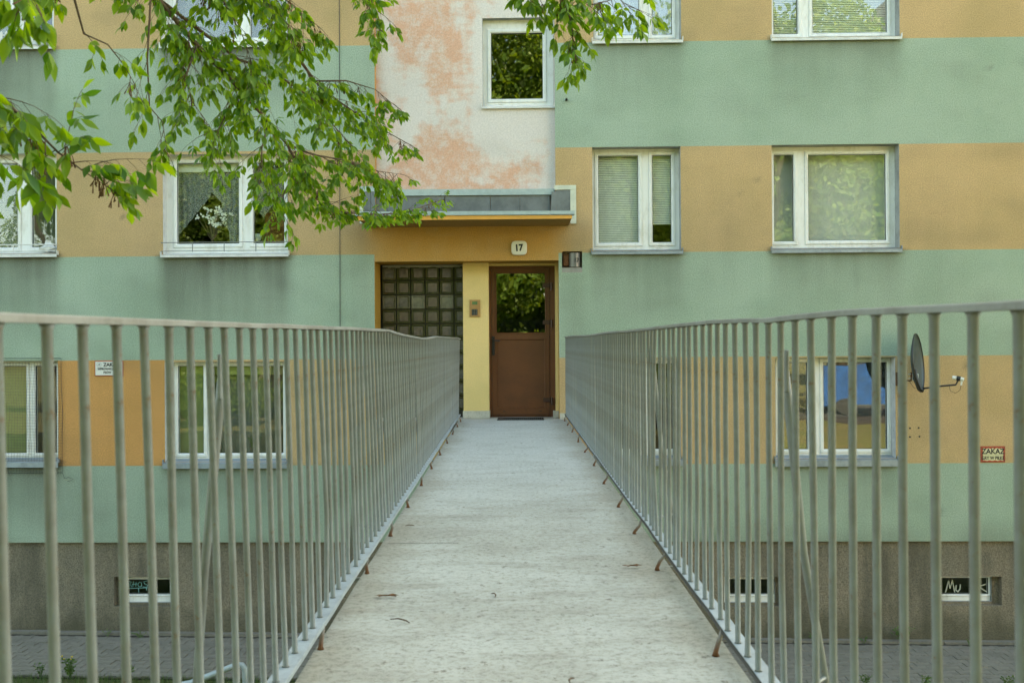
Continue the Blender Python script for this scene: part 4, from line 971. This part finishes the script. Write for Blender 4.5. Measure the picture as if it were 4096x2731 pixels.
M['railtop'] = (lambda t: (t.color(t.mix(t.ramp(t.noise(5,6,.7),.4,.66),(.26,.26,.24),(.19,.185,.165))), t.bump(t.noise(40,4,.7),.5,.004), t.mat)[2])(NT('worn_top_rail_paint', .5, .4))
railing('L', 'long grey steel railing with round bars on the left edge of the footbridge')
railing('R', 'long grey steel railing with round bars on the right edge of the footbridge')
def bridge_pt(l, d, z=0): c, s = math.cos(BR), math.sin(BR); return (l*c-d*s, -13.3+l*s+d*c, 2.87+z)
def twig(p, L, an, label, bend=.2, leafy=False, name='twig'):
    m = MB(); dx, dy = math.cos(an), math.sin(an)
    m.tube([(-dx*L/2,-dy*L/2,.006),(-dx*L/6-dy*L*bend*.5,-dy*L/6+dx*L*bend*.5,.010),(dx*L/4-dy*L*bend*.4,dy*L/4+dx*L*bend*.4,.008),(dx*L/2,dy*L/2,.005)], [.0014,.0028,.003,.0016], 5)
    if leafy: m.add([(0,0,.012),(.02,.012,.014),(.045,.006,.008),(.02,-.006,.010)],[(0,1,2,3)]); m.add([(-.01,0,.012),(-.035,.012,.01),(-.05,.0,.008),(-.03,-.01,.01)],[(0,1,2,3)])
    tag(m.build(name, M['seed'] if leafy else M['bark'], loc=(p[0],p[1],2.872)), label, 'twig' if name=='twig' else 'leaf')
twig((-.488,-9.774), .085, -.5, 'bent dry twig lying on the concrete walkway, left of the middle', .25)
twig((-.584,-9.426), .07, .1, 'dry brown leaf scrap on the walkway beside a rusty foot', .1, True, 'dry_leaf')
twig((-.172,-9.406), .05, -1.2, 'tiny dark twig near the middle of the walkway', .3)
twig((-.69,-7.9), .05, .2, 'small dry twig on the far part of the walkway at left', .1)
twig((.42,-8.9), .05, .3, 'dry brown scrap by the right railing feet', .1, True, 'dry_leaf')
twig((.10,-10.4), .05, 1.3, 'curled twig on the near right part of the walkway', .3)

# hooped handrail on the lawn, plants, grass
MB_ = MB(); MB_.tube([(-4.35,-3.86,-.05),(-4.35,-3.86,.45),(-3.31,-3.86,.655),(-2.86,-3.86,.83),(-2.82,-3.86,.825),(-2.79,-3.86,.79),(-2.785,-3.86,.7),(-2.785,-3.86,-.05)], .030, 10)
tag(MB_.build('handrail', M['grey_pipe'], smooth=True), 'bent blue grey tubular handrail on the ground, seen through the left railing', 'handrail')
def weed(p, h, n, label, seed, flower=False, spread=.10, cat='weed'):
    rnd = random.Random(seed); t = empty('weed_plant' if cat == 'weed' else 'house_plant', p, 0, label, cat, 'weeds in the paving' if cat == 'weed' else None); lf = MB(); st = MB(); fl = MB()
    for k in range(n):
        a = rnd.uniform(0,6.28); L = h*rnd.uniform(.5,1.1); tip = Vector((math.cos(a)*spread*rnd.uniform(.2,1), math.sin(a)*spread*.6*rnd.uniform(.2,1), L)); mid = tip*.5+Vector((0,0,L*.1))
        st.tube([(0,0,-.03),mid,tip], .0022, 4)
        for q in range(7):
            f = rnd.uniform(.25,1); b = mid*(f*2) if f < .5 else mid+(tip-mid)*(f*2-1); d = Vector((rnd.gauss(0,1),rnd.gauss(0,1),rnd.gauss(.3,.6))).normalized()*h*rnd.uniform(.14,.28); s = d.cross(Vector((.1,.9,.3))).normalized()*d.length*.2
            lf.add([b, b+d*.5+s, b+d, b+d*.5-s],[(0,1,2,3)])
        if flower and k % 4 == 0: fl.tube([tip,tip+Vector((0,0,.012))],[.006,.014],8)
    st.build('stem', M['weed'], t); o = lf.build('leaves', M['weed'], t)
    if fl.v: fl.build('flower', M['yellowflower'], t)
M['yellowflower'] = simple('yellow_petal', (.7,.5,.03), .7)
weed((-5.80,-1.80,gz(-5.8)),.15,9,'leafy weed at the grass edge left of the taller flowering weed',1)
weed((-5.45,-1.80,gz(-5.4)),.22,14,'taller weed with yellow flowers at the lower left grass edge',2,True)
weed((-4.75,-1.85,gz(-4.7)),.20,8,'slim weed at the grass edge under the left cellar window',3)
weed((-5.25,-.20,gz(-5.2)),.09,10,'low spreading weed in the paving below the left cellar window',4,False,.18)
weed((-5.75,-.10,gz(-5.7)),.07,6,'tiny weed against the plinth at far left',5)
weed((4.80,-.06,gz(4.8)),.20,14,'bushy weed at the plinth foot between the right cellar windows',6,False,.16)
weed((4.30,-.06,gz(4.3)),.09,6,'small weed at the plinth foot, left of the bushy one',7)
weed((3.65,-.06,gz(3.6)),.14,6,'grassy tuft at the plinth just right of the middle cellar window',8)
weed((5.65,-.12,gz(5.6)),.09,6,'flat weed in the paving under the rightmost cellar window',9)
weed((-3.86,.22,2.46),.17,14,'green leafy house plant behind the glass of the lower left window',14,False,.13,'plant')
weed((2.55,-.05,gz(2.5)),.12,6,'weed at the plinth by the walkway side, right',13)
weed((3.75,-1.80,gz(3.7)),.14,8,'feathery weed at the grass edge behind the right railing',10)
weed((4.45,-1.82,gz(4.4)),.15,10,'wide feathery weed at the lower right grass edge',11)
weed((5.35,-1.84,gz(5.3)),.17,9,'tall feathery weed at the far lower right grass edge',12)
def grass():
    rnd = np.random.RandomState(4); n = 26000
    x = rnd.uniform(-8,8,n); y = -1.77 - rnd.power(.6,n)*3.2*0 - rnd.exponential(.8,n); keep = y > -5; x, y = x[keep], y[keep]; n = len(x)
    z = -.035-.01*x-.035; h = rnd.uniform(.04,.13,n); a = rnd.uniform(0,6.28,n); w = .003; lx, ly = rnd.normal(0,.03,n), rnd.normal(0,.03,n)
    V = np.zeros((n,3,3)); V[:,0] = np.stack([x-w*np.cos(a),y-w*np.sin(a),z],1); V[:,1] = np.stack([x+w*np.cos(a),y+w*np.sin(a),z],1); V[:,2] = np.stack([x+lx,y+ly,z+h],1)
    me = bpy.data.meshes.new('grass'); me.from_pydata(V.reshape(-1,3).tolist(), [], np.arange(3*n).reshape(-1,3).tolist()); me.materials.append(M['grass'])
    t = me.attributes.new('tone','FLOAT','POINT'); t.data.foreach_set('value', np.repeat(rnd.rand(n),3))
    tag(link('grass', me), 'short green lawn grass along the edge of the paving', 'grass', kind='stuff')
grass()

# ------------------------------------------------------------------ the tree over the walkway
LIMBS = {
'B1':([(-2.7,-9.2,6.6),(-1.96,-8.75,5.72),(-1.82,-8.55,5.54),(-1.69,-8.35,5.37),(-1.52,-8.14,5.18),(-1.44,-7.94,5.07),(-1.39,-7.74,4.99),(-1.37,-7.54,4.89),(-1.32,-7.33,4.77),(-1.29,-7.13,4.7),(-1.08,-6.83,4.71),(-0.89,-6.52,4.76),(-0.68,-6.32,4.87)],.015,.95),
'B2':([(-2.4,-8.9,6.7),(-1.69,-8.15,5.94),(-1.55,-7.94,5.73),(-1.49,-7.74,5.67),(-1.39,-7.54,5.56),(-1.32,-7.34,5.45),(-1.25,-7.13,5.4),(-1.16,-6.93,5.36),(-1.03,-6.73,5.3),(-0.85,-6.42,5.24)],.016,1.0),
'B2b':([(-1.32,-7.34,5.45),(-1.15,-7.23,5.48),(-0.99,-7.13,5.45),(-0.89,-7.03,5.38)],.006,1.0),
'B3':([(-2.2,-9.2,6.6),(-1.68,-8.95,5.5),(-1.69,-8.95,5.39),(-1.71,-8.94,5.12),(-1.74,-8.84,4.94),(-1.68,-8.84,4.87),(-1.67,-8.84,4.79)],.007,.75),
'B4':([(-1.82,-8.55,5.54),(-1.57,-8.04,5.38),(-1.47,-7.84,5.39),(-1.3,-7.54,5.3),(-1.19,-7.33,5.16),(-1.09,-7.23,5.04)],.009,.9),
'B15':([(-2.1,-8.8,6.3),(-1.72,-8.5,5.78),(-1.58,-8.3,5.62),(-1.50,-8.2,5.45),(-1.46,-8.15,5.30)],.007,1.3),
'B16':([(-2.0,-8.6,6.4),(-1.62,-8.3,5.90),(-1.48,-8.1,5.76),(-1.38,-8.0,5.66),(-1.30,-7.9,5.55)],.007,1.2),
'B5':([(-1.9,-8.5,6.4),(-1.45,-8.04,5.88),(-1.34,-7.94,5.73),(-1.28,-7.84,5.69),(-1.19,-7.83,5.62)],.008,.9),
'B6':([(-1.5,-7.9,6.6),(-1.11,-7.33,6.18),(-1.01,-7.23,6.01),(-0.97,-7.23,5.91),(-0.95,-7.23,5.83)],.007,1.1),
'B7':([(-.35,-8.4,6.6),(0.03,-8.11,5.93),(0.16,-8.0,5.69),(0.2,-8.0,5.57),(0.21,-8.0,5.48),(0.2,-8.0,5.36)],.008,.9),
'B7b':([(0.10,-8.05,5.84),(0.2,-8.0,5.70),(0.32,-8.0,5.66),(0.46,-7.9,5.73),(0.52,-7.89,5.68)],.005,1.1),
'B7c':([(-.25,-8.3,6.2),(-0.1,-8.11,5.79),(-0.02,-8.11,5.71),(0.03,-8.11,5.66)],.005,1.0),
'B8':([(-2.4,-10.8,5.6),(-1.77,-10.34,4.72),(-1.66,-10.24,4.63),(-1.57,-10.24,4.55),(-1.53,-10.14,4.48),(-1.45,-10.14,4.42),(-1.40,-10.08,4.38)],.008,.85),
'B8b':([(-2.2,-10.8,5.3),(-1.70,-10.44,4.49),(-1.66,-10.40,4.44),(-1.66,-10.38,4.40)],.007,.7),
'B9':([(-2.3,-9.8,6.2),(-1.84,-9.55,5.28),(-1.75,-9.55,5.18),(-1.76,-9.45,5.08),(-1.67,-9.44,5.04),(-1.65,-9.34,4.99),(-1.61,-9.34,4.92)],.007,.6),
'B9b':([(-1.9,-11.0,5.8),(-1.37,-10.74,4.83),(-1.32,-10.73,4.78),(-1.3,-10.73,4.75)],.005,.7),
'B10':([(-1.39,-7.74,4.99),(-1.29,-7.53,4.97),(-1.12,-7.33,4.97),(-0.97,-7.13,4.94),(-0.85,-7.02,4.94)],.007,1.1),
'B11':([(-1.52,-8.14,5.18),(-1.61,-8.14,5.07),(-1.62,-8.24,4.96),(-1.64,-8.24,4.89)],.006,.9),
'B12':([(-1.44,-7.94,5.07),(-1.45,-8.04,4.91),(-1.45,-8.04,4.77),(-1.42,-8.04,4.70)],.006,.55),
'B13':([(-1.69,-8.35,5.37),(-1.71,-8.44,5.2),(-1.69,-8.44,5.07),(-1.64,-8.44,5.0)],.006,1.0),
'B14':([(-1.37,-7.54,4.89),(-1.42,-7.64,4.76),(-1.44,-7.74,4.65),(-1.46,-7.74,4.62)],.006,.6),
}
def leaf_geo(L, w, fold, curl, rnd):
    prof = [(0,0),(.12,.28),(.3,.82),(.5,1.0),(.7,.70),(.86,.32),(1,0)]; V = []; 
    for t, k in prof:
        x = t*L; z = -curl*L*t*t; hw = k*w/2
        V += [(-hw, x, z+fold*hw), (0, x, z), (hw, x, z+fold*hw*.8)]
    Fc = []
    for i in range(len(prof)-1):
        a = i*3; Fc += [(a,a+1,a+4,a+3),(a+1,a+2,a+5,a+4)]
    return V, Fc
def overhang():
    rnd = random.Random(21)
    root = empty('box_elder_tree', (-3.72,-9.9,-.05), 0, 'green leaved tree whose branches hang into the top of the picture', 'tree')
    O = Vector(root.location); tr = MB()
    trunk = [Vector(p) for p in ((-3.72,-9.9,-.1),(-3.70,-9.9,1.5),(-3.66,-9.86,3.2),(-3.55,-9.8,4.8),(-3.35,-9.7,6.3),(-3.15,-9.6,7.6),(-2.9,-9.5,8.8))]
    tr.tube([p-O for p in trunk], [.20,.165,.15,.135,.12,.09,.05], 14); tr.build('trunk', M['bark'], root, smooth=True)
    # scaffold limbs above the frame
    sup = {'U1':[(-3.45,-9.75,5.5),(-3.1,-9.5,6.4),(-2.7,-9.2,6.6)],'U2':[(-3.35,-9.7,6.3),(-2.8,-9.2,6.9),(-2.4,-8.9,6.7)],'U3':[(-3.3,-9.7,6.4),(-2.6,-9.3,7.1),(-2.2,-9.2,6.6)],
           'U4':[(-2.4,-8.9,6.7),(-1.9,-8.5,6.45),(-1.5,-7.9,6.6)],'U5':[(-3.2,-9.6,7.2),(-2.0,-9.1,7.6),(-.9,-8.6,7.2),(-.35,-8.4,6.6),(-.25,-8.3,6.2)],
           'U6':[(-3.5,-9.8,5.0),(-2.9,-10.4,5.8),(-2.4,-10.8,5.6),(-2.2,-10.8,5.3)],'U7':[(-3.2,-9.6,7.2),(-2.6,-9.8,6.9),(-2.3,-9.8,6.2)],'U8':[(-3.4,-9.75,5.9),(-2.6,-10.6,6.5),(-1.9,-11.0,5.8)],
           'U9':[(-3.0,-9.55,8.3),(-3.6,-9.0,9.6),(-4.0,-8.6,10.4)],'U10':[(-2.9,-9.5,8.8),(-2.0,-9.6,9.8),(-1.2,-9.8,10.3)],'U11':[(-3.15,-9.6,7.6),(-4.4,-10.4,8.6),(-5.2,-10.9,9.0)]}
    for k, p in sup.items():
        n = len(p); tr2 = MB(); tr2.tube([Vector(q)-O for q in p], [.045-.022*i/(n-1) for i in range(n)], 8); tr2.build('limb', M['bark'], root, smooth=True)
    leaves = []      # (pos, dir, normal hint, size)
    seeds = MB(); tw = MB()
    camp = Vector((0,-13.3,3.85))
    def inview(p):
        v = p-camp; d = v.dot(Fw)
        return d > .5 and abs(v.dot(Rt)/d) < .56 and abs(v.dot(Up)/d) < .40
    def cluster(base, d, size):
        # compound leaf: petiole with 3-5 hanging leaflets
        d = d.normalized(); pl = rnd.uniform(.03,.07)*1.0; e = base+d*pl+Vector((0,0,-.012)); tw.tube([base-O,(base+e)/2+Vector((0,0,.004))-O,e-O], .0009, 3, cap=False)
        side = d.cross(Vector((0,0,1))); side = side.normalized() if side.length > .1 else Vector((1,0,0))
        n = rnd.choice((3,3,5,4))
        for k in range(n):
            f = 0 if k == 0 else (1 if k % 2 else -1)*(1 if k < 3 else 2)
            b = e - d*(.0 if k < 1 else (.010 if k < 3 else .03))
            dr = (d*(1.0 if k == 0 else .45) + side*f*.45*rnd.uniform(.7,1.2) + Vector((rnd.gauss(0,.2),rnd.gauss(0,.2),-rnd.uniform(.25,1.1)))).normalized()
            leaves.append((b, dr, size*rnd.uniform(.72,1.15)*(1.1 if k==0 else .92)))
    def twigfan(base, d, L, size):
        d = d.normalized(); pts = [base]; p = base.copy(); k = max(2,int(L/.035)); dd = d.copy()
        for i in range(k):
            dd = (dd+Vector((rnd.gauss(0,.12),rnd.gauss(0,.12),-.10))).normalized(); p = p+dd*L/k; pts.append(p.copy())
        tw.tube([q-O for q in pts], [.0022-.0014*i/k for i in range(k+1)], 4, cap=False)
        for i in range(1,k+1):
            if rnd.random() < .85:
                s = dd.cross(Vector((0,0,1))).normalized()*(1 if i%2 else -1); cluster(pts[i], dd*.6+s*rnd.uniform(.3,.9)+Vector((0,0,rnd.uniform(-.6,.15))), size)
        cluster(p, dd, size)
        if rnd.random() < .3:
            b = pts[k//2]
            for q in range(rnd.randint(4,9)):
                L2 = rnd.uniform(.02,.07); e = b+Vector((rnd.gauss(0,.012),rnd.gauss(0,.012),-L2)); seeds.tube([b-O,(b+e)/2+Vector((rnd.gauss(0,.004),0,0))-O,e-O],[.0009,.0011,.0028],4,cap=False)
    for name, (pts, r0, dens) in LIMBS.items():
        P_ = [Vector(p) for p in pts]; n = len(P_)
        lb = MB(); lb.tube([p-O for p in P_], [r0*(1-.85*i/(n-1)) for i in range(n)], 8); lb.build('branch', M['bark'], root, smooth=True)
        size = {'B8':.070,'B8b':.072,'B9':.066,'B9b':.07,'B3':.062,'B7':.064,'B7b':.064,'B7c':.064}.get(name, .058)
        for i in range(n-1):
            a, b = P_[i], P_[i+1]; L = (b-a).length; tn = (b-a).normalized(); s = 0.
            frac = i/(n-1)
            step = .031/dens if inview(a) or inview(b) else .085
            while s < L:
                p = a+tn*s; late = frac > .80
                dr = tn*.55+Vector((rnd.gauss(0,.55),rnd.gauss(0,.55),rnd.gauss(-.32,.38)))
                if name in ('B1','B8') and frac > .6: dr.z = abs(dr.z)*.6+.05
                ln = rnd.uniform(.05,.13) if late else rnd.uniform(.06,.21)
                if name in ('B9','B9b','B7c','B2b'): ln = rnd.uniform(.03,.09)
                if name in ('B3',) and frac < .55: s += step*2; 
                if rnd.random() < (.5 if name in ('B9','B3') else .92): twigfan(p, dr, ln, size*(.85 if late else 1))
                s += step*rnd.uniform(.6,1.4)
        twigfan(P_[-1], P_[-1]-P_[-2], .06, size*.8)
    # crown above the picture
    for p in sup.values():
        P_ = [Vector(q) for q in p]
        for i in range(len(P_)-1):
            for q in range(16):
                b = P_[i].lerp(P_[i+1], rnd.random())
                if inview(b) : continue
                bb = b+Vector((rnd.gauss(0,.35),rnd.gauss(0,.35),rnd.gauss(.25,.3)))
                if inview(bb) or bb.z < 6.2: continue
                twigfan(bb, Vector((rnd.gauss(0,1),rnd.gauss(0,1),rnd.gauss(0,.5))), .22, .08)
    tw.build('twigs', M['bark'], root)['kind'] = 'stuff'
    seeds.build('seed_clusters', M['seed'], root)
    var = []
    for i in range(6):
        V, Fc = leaf_geo(1., rnd.uniform(.34,.50), rnd.uniform(.15,.5), rnd.uniform(-.02,.22), rnd); me = bpy.data.meshes.new('leaf'); me.from_pydata(V, [], Fc); me.materials.append(M['leaf']); me.polygons.foreach_set('use_smooth',[True]*len(Fc)); var.append((me,V,Fc))
    def mtx(b, d, s):
        y = d.normalized(); h = Vector((rnd.gauss(0,.7),rnd.gauss(-.9,.6),rnd.gauss(.35,.5))); x = y.cross(h)
        x = x.normalized() if x.length > .05 else Vector((1,0,0)); z = x.cross(y)
        return Matrix(((x.x*s,y.x*s,z.x*s,b.x),(x.y*s,y.y*s,z.y*s,b.y),(x.z*s,y.z*s,z.z*s,b.z),(0,0,0,1)))
    vis = sorted([l for l in leaves if inview(l[0])], key=lambda l: -l[2]/((l[0]-camp).length))
    hid = [l for l in leaves if not inview(l[0])]
    for b, d, s in vis[:300]:
        o = link('leaf', rnd.choice(var)[0], root); o.matrix_local = mtx(b-O, d, s)
    AV, AF, AT = [], [], []
    for b, d, s in vis[300:]+hid:
        me, V, Fc = rnd.choice(var); m = mtx(b-O, d, s); n0 = len(AV); tn = rnd.random(); AV += [tuple(m @ Vector(v)) for v in V]; AF += [tuple(i+n0 for i in f) for f in Fc]; AT += [tn]*len(V)
    me = bpy.data.meshes.new('foliage'); me.from_pydata(AV, [], AF); me.materials.append(M['leaf']); me.polygons.foreach_set('use_smooth',[True]*len(AF))
    t = me.attributes.new('tone','FLOAT','POINT'); t.data.foreach_set('value', AT)
    o = link('foliage', me, root); o['kind'] = 'stuff'
    print('leaves', len(vis), len(hid))
overhang()

# ------------------------------------------------------------------ what stands behind the photographer (seen in the glass)
def crown_mesh(seed, rx, rz, n):
    r = np.random.RandomState(seed); nl = 26
    c = r.normal(0,1,(nl,3)); c /= np.linalg.norm(c,axis=1)[:,None]; c *= r.uniform(.35,.85,nl)[:,None]*np.array([rx,rx,rz]); cr = r.uniform(.25,.45,nl)*rx
    k = r.randint(0,nl,n); d = r.normal(0,1,(n,3)); d /= np.linalg.norm(d,axis=1)[:,None]; p = c[k]+d*(cr[k]*r.uniform(.6,1.05,n))[:,None]
    a = r.normal(0,1,(n,3)); a /= np.linalg.norm(a,axis=1)[:,None]; b = np.cross(a, r.normal(0,1,(n,3))); b /= np.linalg.norm(b,axis=1)[:,None]
    s = r.uniform(.04,.085,n)[:,None]
    V = np.stack([p-a*s, p-b*s*.6, p+a*s, p+b*s*.6],1).reshape(-1,3)
    me = bpy.data.meshes.new('crown'); me.from_pydata(V.tolist(), [], np.arange(4*n).reshape(-1,4).tolist()); me.materials.append(M['leaf_far'])
    t = me.attributes.new('tone','FLOAT','POINT'); t.data.foreach_set('value', np.repeat(r.rand(n),4)); return me
cm = [crown_mesh(1,3.2,3.4,42000), crown_mesh(2,2.8,3.9,42000)]
tk = MB(); tk.tube([(0,0,-.3),(.05,0,2.),(0,.1,4.5),(.1,0,7.5)],[.24,.2,.16,.06],10); tk.tube([(0,.05,3.5),(1.,.3,5.2),(1.8,.4,6.8)],[.11,.08,.03],7); tk.tube([(0,.05,3.9),(-1.1,-.3,5.6),(-1.7,-.4,7.)],[.1,.07,.03],7)
M['darkbark'] = simple('dark_bark', (.07,.055,.04), .95, .1, var=.4, sc_=25)
tkm = tk.mesh('trunk', M['darkbark'], True)
places = [(-14,-25,1.3,0,'far left end of the row'),(-9.5,-23,1.35,1,'row behind the left windows'),(-5.2,-24,1.45,0,'left of the walkway end'),(-2.3,-24.5,2.0,1,'at the street end of the walkway'),(4.2,-24,1.8,0,'right of the walkway end'),(9.0,-24.5,1.8,1,'beside the parked van'),(13.4,-31,2.0,0,'behind the parked van'),(-19,-26,1.3,1,'outermost left'),(1.5,-33,2.1,0,'tall in the second row'),(19.5,-36,1.0,1,'far right in the row')]
for x,y,s,v,w in places:
    t = empty('street_tree', (x,y,1.1), random.uniform(0,6), 'yellow green street tree mirrored in the glass, '+w, 'tree', 'street trees mirrored in the windows'); t.scale = (s,s,s)
    link('trunk', tkm, t); c = link('crown', cm[v], t, (0,0,5.4))
bm_ = crown_mesh(5,1.5,1.2,16000)
for x,y,s_,w in ((-4.4,-22.5,2.1,'tall, behind the ramp at left'),(-.4,-29.5,2.4,'tall, across the street'),(3.9,-22.8,2.2,'tall, behind the ramp at right'),(-3.4,-19.5,1.,'left of the walkway ramp'),(-1.9,-21.6,1.2,'end of the walkway ramp, left'),(.9,-21.8,1.3,'end of the walkway ramp, right'),(2.4,-20,1.,'right of the walkway ramp'),(-7,-20,1.1,'opposite the left windows'),(-11,-20.5,1.2,'opposite the far left windows'),(5.4,-21,1.2,'opposite the right windows')):
    t = empty('bush', (x,y,1.1), x, 'dense green bush mirrored in the door glass, '+w, 'bush', 'bushes mirrored in the glass'); t.scale = (s_,s_,s_)
    link('foliage', bm_, t, (0,0,1.1))
def van():
    t = empty('parked_van', (13.3,-25.2,1.13), R(4), 'blue van mirrored in the lower right window', 'van')
    b = MB(); b.add([(-2.4,-.9,.35),(2.3,-.9,.35),(2.4,-.9,.9),(1.7,-.85,1.15),(1.25,-.8,1.95),(-2.35,-.8,1.98),(-2.4,.9,.35),(2.3,.9,.35),(2.4,.9,.9),(1.7,.85,1.15),(1.25,.8,1.95),(-2.35,.8,1.98)],
        [(0,1,2,3,4,5),(11,10,9,8,7,6),(0,6,7,1),(1,7,8,2),(2,8,9,3),(3,9,10,4),(4,10,11,5),(5,11,6,0)])
    b.build('body', M['vanblue'], t)
    for x in (-1.5,1.5):
        for y in (-.82,.82): MB().tube([(x,y-.1,.33),(x,y+.1,.33)],.33,18).build('wheel', M['black'], t)
M['vanblue'] = simple('blue_paint', (.004,.075,.27), .5, .3, var=.45, sc_=2.2, fine=9)
van()
tag(MB().box(-60,60,-29.5,-23.0,.8,1.125).build('street', M['asphalt']), kind='structure')
def opposite():
    t = empty('opposite_building', (34,-52,1.05), 0, 'pale pinkish apartment house mirrored at the edge of the right windows', 'building')
    MB().box(-12,16,-5,5,0,24).build('wall', M['oppwall'], t); 
    me = MB().box(-.8,.8,5.001,5.06,-.7,.7).mesh('window', M['black'])
    for i in range(8):
        for j in range(8): link('window', me, t, (-10.5+i*3.3,0,2+j*2.8))
M['oppwall'] = simple('pale_pink_render', (.62,.52,.46), .9, .2)
opposite()
